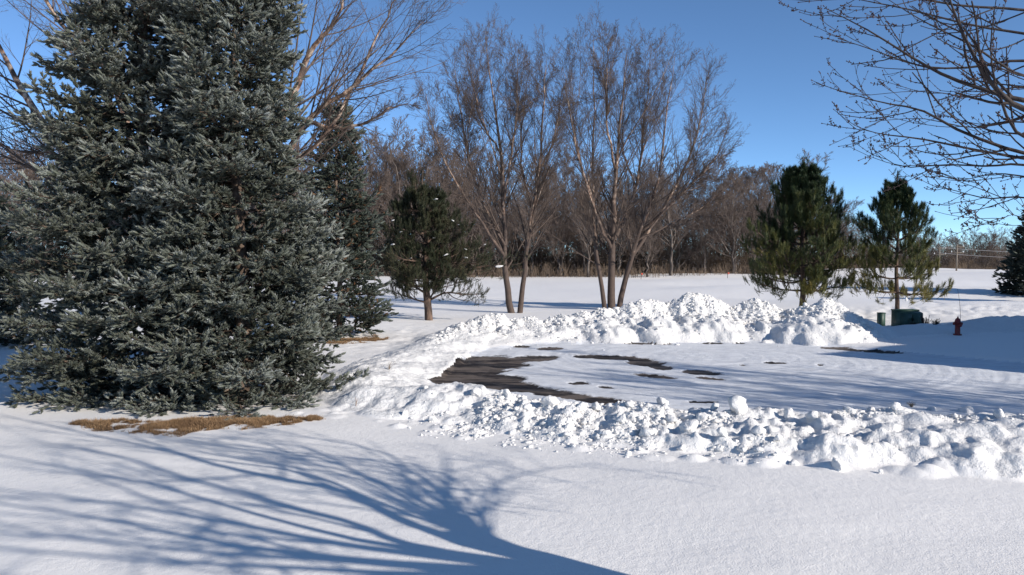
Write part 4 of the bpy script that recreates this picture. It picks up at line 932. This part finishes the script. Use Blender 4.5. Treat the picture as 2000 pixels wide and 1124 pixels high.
V, F = merge([tubes(P, Rb, 3), tubes(*s2, 3)]); o = mesh_obj('brush', V, F, mat('brush', (.09, .066, .05), noise=(.25, (.24, .175, .12), .45, .65))); tag(o, 'tangled brown brush along the foot of the far wood', 'brush', kind='stuff')

# ------------------------------------------------------------------ house at the right, outside the picture: it shades the bank and the road
M_side = mat('siding', (.55, .52, .46), .7, noise=(2, (.6, .57, .5), .4, .6)); M_roof = mat('shingles', (.10, .09, .085), .9, noise=(12, (.16, .15, .14), .4, .6)); M_trim = mat('white_trim', (.8, .8, .78), .5); M_glass = mat('window_glass', (.04, .05, .06), .08, .6)
e = np.array([.872, .489]); nn = np.array([.489, -.872])
house = thing('house', 'two-storey house with an attached garage beside the turning circle', 'house', (26, 15, 0)); HL = np.array([26, 15, 0.0])
tipg = gnd(1592, 692, RZ); G1 = lift(tipg, 6.3)
def prism(mb, c, hw, zt, L, z0, ze, over=0):   # gabled body: peak c (x,y), half width, ridge height, length, base, eaves
    q = []
    for s_ in (-over, L + over):
        o_ = c + e * s_; q += [(*(o_ - nn * hw), z0), (*(o_ + nn * hw), z0), (*(o_ + nn * hw), ze), (*o_, zt), (*(o_ - nn * hw), ze)]
    mb.add(np.array(q) - HL, [np.array([(0, 1, 2, 3, 4), (9, 8, 7, 6, 5)]), np.array([(0, 5, 6, 1), (1, 6, 7, 2), (2, 7, 8, 3), (3, 8, 9, 4), (4, 9, 5, 0)])])
mb = MB(); prism(mb, G1[:2] + e * .35, 3.5, 6.05, 6.0, -.3, 3.55)
Bk = lift(np.array([11.7, 29.0, .3]), 6.6)[:2]; Fk = Bk + nn * 9.0; mc = (Bk + Fk) / 2
q = [(*(Bk), -.3), (*(Fk), -.3), (*(Fk + e * 12), -.3), (*(Bk + e * 12), -.3)]; q += [(a, b, 6.4) for a, b, _ in q]
mb.add(np.array(q) - HL, np.array([(3, 2, 1, 0), (4, 5, 6, 7), (0, 1, 5, 4), (1, 2, 6, 5), (2, 3, 7, 6), (3, 0, 4, 7)])); mb.build('wall', M_side, house)
mb = MB()
for sgn in (1, -1):   # garage roof slabs
    r0 = G1[:2] - e * .02; a = r0; b = r0 + nn * sgn * 3.95; zt, ze = 6.3, 3.5; L = 6.5
    q = [(*a, zt), (*b, ze), (*(b + e * L), ze), (*(a + e * L), zt)]; q = q + [(x, y, z - .16) for x, y, z in q]
    mb.add(np.array(q) - HL, np.array([(0, 1, 2, 3), (7, 6, 5, 4), (0, 4, 5, 1), (1, 5, 6, 2), (2, 6, 7, 3), (3, 7, 4, 0)]))
o4 = [Bk - nn * .4 - e * .4, Fk + nn * .4 - e * .4, Fk + nn * .4 + e * 12.4, Bk - nn * .4 + e * 12.4]; rd = [mc + e * 4.2, mc + e * 7.8]
q = [(*p, 6.35) for p in o4] + [(*p, 6.6) for p in o4] + [(*rd[0], 8.4), (*rd[1], 8.4)]
mb.add(np.array(q) - HL, [np.array([(3, 2, 1, 0), (0, 1, 5, 4), (1, 2, 6, 5), (2, 3, 7, 6), (3, 0, 4, 7), (5, 6, 9, 8), (7, 4, 8, 9)]), np.array([(4, 5, 8), (6, 7, 9)])]); roof = mb.build('roof', M_roof, house)
rz = math.atan2(e[1], e[0])
for c, w_, h_, z in [(mc - e * .03 + nn * 2.4, 1.2, 1.4, 4.9), (mc - e * .03 - nn * 2.4, 1.2, 1.4, 4.9)]:
    mb = MB(); mb.box(np.array([*c, z]) - HL, (.10, w_ + .2, h_ + .2), rz, .01); fr = mb.build('window', M_trim, house); mb = MB(); mb.box(np.array([*(c - e * .04), z]) - HL, (.06, w_, h_), rz); mb.build('pane', M_glass, fr)

# ------------------------------------------------------------------ fire hydrant with a whip marker
M_red = mat('hydrant_red', (.22, .018, .014), .45, .5, noise=(14, (.13, .014, .012), .45, .7), bump=(60, .15, .004)); M_dark = mat('dark_iron', (.03, .02, .02), .6)
hb = project_to_surface(1870, 655); HS = 37 / FPX * hb[1] / .74
hy = thing('fire_hydrant', 'dark red fire hydrant standing in the shaded snow', 'fire hydrant', hb)
hy.scale = (HS, HS, HS)
mb = MB(); mb.lathe([(.001, -.1), (.10, -.1), (.10, .0), (.155, .0), (.155, .035), (.105, .04), (.098, .06), (.094, .42), (.105, .44), (.105, .46), (.13, .465), (.13, .50), (.001, .50)], 24); mb.build('barrel', M_red, hy, smooth=False)
mb = MB(); mb.lathe([(.001, .49), (.118, .495), (.122, .515), (.108, .53), (.102, .57), (.085, .625), (.055, .662), (.03, .672), (.03, .70), (.022, .703), (.022, .735), (.001, .735)], 24); mb.build('bonnet', M_red, hy)
def cyl_x(s, r, L, ang_, z):
    c, s2_ = math.cos(ang_), math.sin(ang_); M = np.array([[0, -s2_, c], [0, c, s2_], [1, 0, 0]]).astype(float)
    m = MB(); m.lathe([(r * .8, .06), (r * .8, L * .62), (r, L * .62), (r, L * .9), (r * .45, L * .92), (r * .45, L), (.001, L)], 14, M, (0, 0, z)); return m
for a, r, L, z in [(0.1, .055, .20, .555 - .10), (math.pi + .1, .055, .20, .455), (-math.pi / 2 + .1, .07, .19, .40)]: cyl_x(mb, r, L, a, z).build('nozzle_cap', M_red, hy)
mb = MB(); [mb.lathe([(.001, .035), (.016, .035), (.016, .055), (.001, .055)], 6, None, (.13 * math.cos(a), .13 * math.sin(a), 0)) for a in np.arange(8) * .785 + .3]; mb.build('flange_bolts', M_dark, hy)
mb = MB(); mb.tube([(.10, 0, .5), (.105, 0, .58), (.09, 0, .95), (.05, 0, 1.35), (-.04, 0, 1.82)], [.008, .008, .007, .006, .005], 6); mb.build('marker_whip', mat('whip', (.16, .09, .08), .5), hy)

# ------------------------------------------------------------------ green pad-mounted transformer and small pedestal
M_green = mat('utility_green', (.022, .055, .038), .5, .45, noise=(2.5, (.03, .07, .05), .4, .65), bump=(30, .1, .004)); M_dgreen = mat('dark_green', (.012, .03, .022), .6)
Yt = 31.0; tb = at(1771, 642, Yt); tb[2] = surf(tb[0], tb[1]) 
ttop = at(1768, 606, Yt)[2]; Wt = 44 / FPX * Yt; Ht_ = ttop - tb[2] + .0; RZt = .08
tr = thing('transformer_box', 'dark green metal utility box half buried in the shaded bank', 'utility box', tb, RZt)
mb = MB(); D = .7
prof = [(-D / 2, -.15), (D / 2, -.15), (D / 2, Ht_ - .03), (-D / 2 + .30, Ht_ - .03), (-D / 2, Ht_ - .10)]
q = [(-Wt / 2, y, z) for y, z in prof] + [(Wt / 2, y, z) for y, z in prof]; mb.add(np.array(q), [np.array([(0, 1, 2, 3, 4)])[:, ::-1], np.array([(5, 6, 7, 8, 9)])] + [np.array([(k, (k + 1) % 5, (k + 1) % 5 + 5, k + 5) for k in range(5)])]); mb.build('cabinet', M_green, tr)
mb = MB(); mb.box((0, .14, Ht_ - .005), (Wt + .05, D - .26, .05), 0, .012); V_ = mb.V; mb.build('lid', M_green, tr)
for s_ in (-1, 1): mb = MB(); mb.box((s_ * Wt / 4, -D / 2 - .012, Ht_ / 2 - .08), (Wt / 2 - .03, .025, Ht_ - .12), 0, .006); dr_ = mb.build('door', M_green, tr)
mb = MB(); mb.box((.03, -D / 2 - .045, Ht_ * .5), (.05, .05, .12), 0, .01); mb.lathe([(.001, -.03), (.02, -.03), (.02, .03), (.001, .03)], 10, None, (.03, -D / 2 - .075, Ht_ * .5)); mb.build('latch', M_dgreen, tr)
tp_ = at(1721, 627, 32.5); tp_[2] = surf(tp_[0], tp_[1]); hp = at(1721, 612, 32.5)[2] - tp_[2]
pd = thing('utility_pedestal', 'small green pedestal box peeking over the snow left of the larger box', 'utility box', tp_, .15)
mb = MB(); mb.box((0, 0, hp / 2 - .1), (.24, .22, hp + .2), 0, .015); mb.build('pedestal_body', M_green, pd); mb = MB(); mb.box((0, 0, hp + .005), (.27, .25, .04), 0, .012); mb.build('cap', M_green, pd)
# white marker post
wp = at(1770, 584, 46.0); wp[2] = surf(wp[0], wp[1]); wt = thing('marker_post', 'short white marker post standing in the field behind the open pine', 'post', wp)
hw_ = at(1770, 575, 46.0)[2] - wp[2]; mb = MB(); mb.lathe([(.001, -.1), (.06, -.1), (.06, hw_), (.001, hw_)], 14); mb.build('post', M_trim, wt); mb = MB(); mb.lathe([(.001, hw_ + .003), (.072, hw_ + .003), (.072, hw_ + .03), (.05, hw_ + .05), (.001, hw_ + .055)], 14); mb.build('cap', M_trim, wt)
# clipped shrubs poking from the shaded bank
M_shrub = mat('shrub_twig', (.05, .035, .03))
for px, py, wpx, hpx, lab in [(1806, 634, 26, 20, 'dark twiggy shrub beside the right edge of the green box'), (1829, 640, 26, 14, 'low twiggy shrub between the green box and the hydrant'), (1782, 643, 22, 8, 'sparse dark twigs in front of the green box')]:
    Y = 30.0; q = at(px, py, Y); q[2] = surf(q[0], q[1]); n = 26; h = hpx / FPX * Y; w_ = wpx / FPX * Y / 2
    a = rng.uniform(0, 6.28, n); rr = rng.uniform(.2, 1, n) * w_; s_ = np.linspace(0, 1, 4)
    P = np.stack([np.cos(a)[:, None] * rr[:, None] * (.25 + .75 * s_), np.sin(a)[:, None] * rr[:, None] * (.25 + .75 * s_), s_[None] * h * rng.uniform(.6, 1.1, n)[:, None] - .05], -1)
    R = np.tile(np.linspace(.012, .006, 4), (n, 1)); g2 = grow(P, R, 3, .3, .95, 30, 10, .4, 3, rng, up=.3, rmin=.005); V, F = merge([tubes(P, R, 4), tubes(*g2, 3)])
    o = mesh_obj('shrub', V, F, M_shrub); o.location = tuple(q); tag(o, lab, 'shrub', 'twiggy shrubs by the utility box')
# dry weeds on the banks
for px, py, hpx, n, lab, colr in [(1780, 796, 16, 40, 'dry grey weed tuft sticking out of the near bank crest by the road', (.22, .19, .15)), (760, 722, 22, 12, 'thin dry weed stalks poking through the left end of the bank', (.25, .2, .15)), (695, 795, 26, 4, 'single thin brown stalk in the snow right of the big spruces', (.3, .16, .09))]:
    q = project_to_surface(px, py); h = hpx / FPX * q[1]; a = rng.uniform(0, 6.28, n); s_ = np.linspace(0, 1, 5); b = rng.uniform(.1, .8 if n > 5 else .15, n)
    P = np.stack([np.cos(a)[:, None] * b[:, None] * h * s_ ** 1.5, np.sin(a)[:, None] * b[:, None] * h * s_ ** 1.5, s_[None] * h * rng.uniform(.6, 1.1, n)[:, None] * (1 - .2 * s_ ** 2) - .02], -1)
    V, F = tubes(P, np.tile(np.linspace(.005, .002, 5), (n, 1)), 3); o = mesh_obj('dry_weed', V, F, mat('dry_weed', colr)); o.location = tuple(q); tag(o, lab, 'weed')
# marker stakes far out on the field
for px, lab in [(1252, 'tiny red marker stake at the wood edge behind the wide birch'), (1421, 'tiny red marker stake at the wood edge right of the birches')]:
    q = at(px, 546, 98); q[2] = surf(q[0], q[1]); st = thing('marker_stake', lab, 'stake', q, group='red marker stakes'); mb = MB(); mb.tube([(0, 0, -.1), (0, 0, .8)], .035, 6); mb.build('stick', M_wood, st); mb = MB(); mb.box((.09, 0, .68), (.2, .03, .2), 0, .01); mb.build('flag', mat('flag_red', (.6, .08, .05)), st)
# utility pole with wires
q = at(1834, 530, 118); q[2] = surf(q[0], q[1]); Hp = at(1834, 484, 118)[2]; M_pole = mat('pole_wood', (.20, .165, .13)); M_wire = mat('wire', (.35, .33, .32), .4)
def pole(px, Y, top, lab):
    q = at(px, 530, Y); q[2] = surf(q[0], q[1]); h = at(px, top, Y)[2] - q[2]; up_ = thing('utility_pole', lab, 'utility pole', q, group='utility poles on the right'); mb = MB(); mb.lathe([(.001, -.3), (.12, -.3), (.09, h), (.001, h)], 10); mb.build('pole', M_pole, up_)
    for z in (h - .35, h - 1.2): mb = MB(); mb.box((0, -.15, z), (1.9, .07, .07), .1, .01); mb.build('crossarm', M_pole, up_)
    for z in (h - .29, h - 1.14):
        for x in (-.85, .85): mb = MB(); mb.lathe([(.001, z), (.06, z), (.07, z + .1), (.03, z + .2), (.001, z + .2)], 8, None, (x, -.15, 0)); mb.build('insulator', M_trim, up_)
    return q, h
qa, ha = pole(1834, 118, 482, 'pale utility pole partly hidden by the right pine'); qb, hb_ = pole(1868, 112, 478, 'thin utility pole in front of the low right wood')
for k, (z, y) in enumerate([(-.1, 0), (-.1, .5), (-.95, 0), (-.95, .5)]):
    P = []
    for s_ in np.linspace(0, 1, 30):
        p = qa * (1 - s_) + (qb + (34, -4, 0)) * s_; hh = ha + z; P.append((p[0], p[1] + y, qa[2] + hh - 4 * .9 * s_ * (1 - s_)))
    mb = MB(); mb.tube(P, .022, 4); o = mb.build('power_line', M_wire); tag(o, ['upper front', 'upper rear', 'lower front', 'lower rear'][k] + ' power line running right from the pale utility pole', 'power line', 'power lines')
t = dup(bpy.data.objects[[o.name for o in bpy.data.objects if o.get('label', '').startswith('distant dark spruce')][0]], (39.0, 46.0, surf(39, 46)), 1.3, 1.0, 'spruce outside the right edge shading the far field')

# ------------------------------------------------------------------ dry grass showing where the boughs kept the snow off
M_straw = attr_mat('dry_grass', 'v', [(0, (.10, .058, .032)), (.5, (.27, .165, .085)), (1, (.47, .32, .18))], .8)
def grass_patch(cpts, n, lab, hmax=.05):
    """cpts: centre line (photo px) with half width in metres"""
    P0 = np.array([gnd(a, b)[:2] for a, b, _ in cpts]); W0 = np.array([w_ for *_, w_ in cpts]); N = 420
    s_ = rng.uniform(0, len(P0) - 1.001, n); i = s_.astype(int); f = s_ - i; c = P0[i] * (1 - f[:, None]) + P0[i + 1] * f[:, None]; w_ = W0[i] * (1 - f) + W0[i + 1] * f
    off = np.clip(rng.normal(0, .62, n), -1.3, 1.3) * w_; x = c[:, 0] + rng.normal(0, .05, n); y = c[:, 1] + off
    m = fbm(x * 3, y * 3, 201, 3) + .45 * fbm(x * 11, y * 11, 203, 2) + .5 * (1 - (off / w_) ** 2) > rng.normal(.22, .12, n); x, y = x[m], y[m]; z = np.array([surf(a, b) for a, b in zip(x, y)]); k = len(x)
    a = rng.uniform(0, 6.28, k); L = rng.uniform(.03, .085, k); lean = rng.uniform(.5, 1.5, k); d = np.stack([np.cos(a) * np.sin(lean), np.sin(a) * np.sin(lean), np.cos(lean)], 1)
    t_ = np.stack([-np.sin(a), np.cos(a), np.zeros(k)], 1) * .004; p = np.stack([x, y, z - .003], 1); V = np.concatenate([p + t_, p - t_, p + d * L[:, None]], 0); F = np.stack([np.arange(k), np.arange(k) + k, np.arange(k) + 2 * k], 1)
    v = np.clip(.45 + .35 * fbm(x * 2, y * 2, 77, 2) + rng.normal(0, .2, k), 0, 1); o = mesh_obj('dry_grass', V, F, M_straw, None, {'v': np.concatenate([v * .7, v * .7, v])})
    tag(o, lab, 'grass', kind='stuff')
grass_patch([(150, 828, .15), (230, 833, .45), (300, 834, .62), (370, 834, .66), (440, 832, .62), (510, 828, .52), (570, 824, .36), (618, 820, .12)], 150000, 'strip of brown dry grass and needles in front of the big spruces')
grass_patch([(640, 668, .5), (680, 664, .9), (720, 661, .95), (756, 660, .4)], 50000, 'patch of brown dry grass under the dark spruce behind')
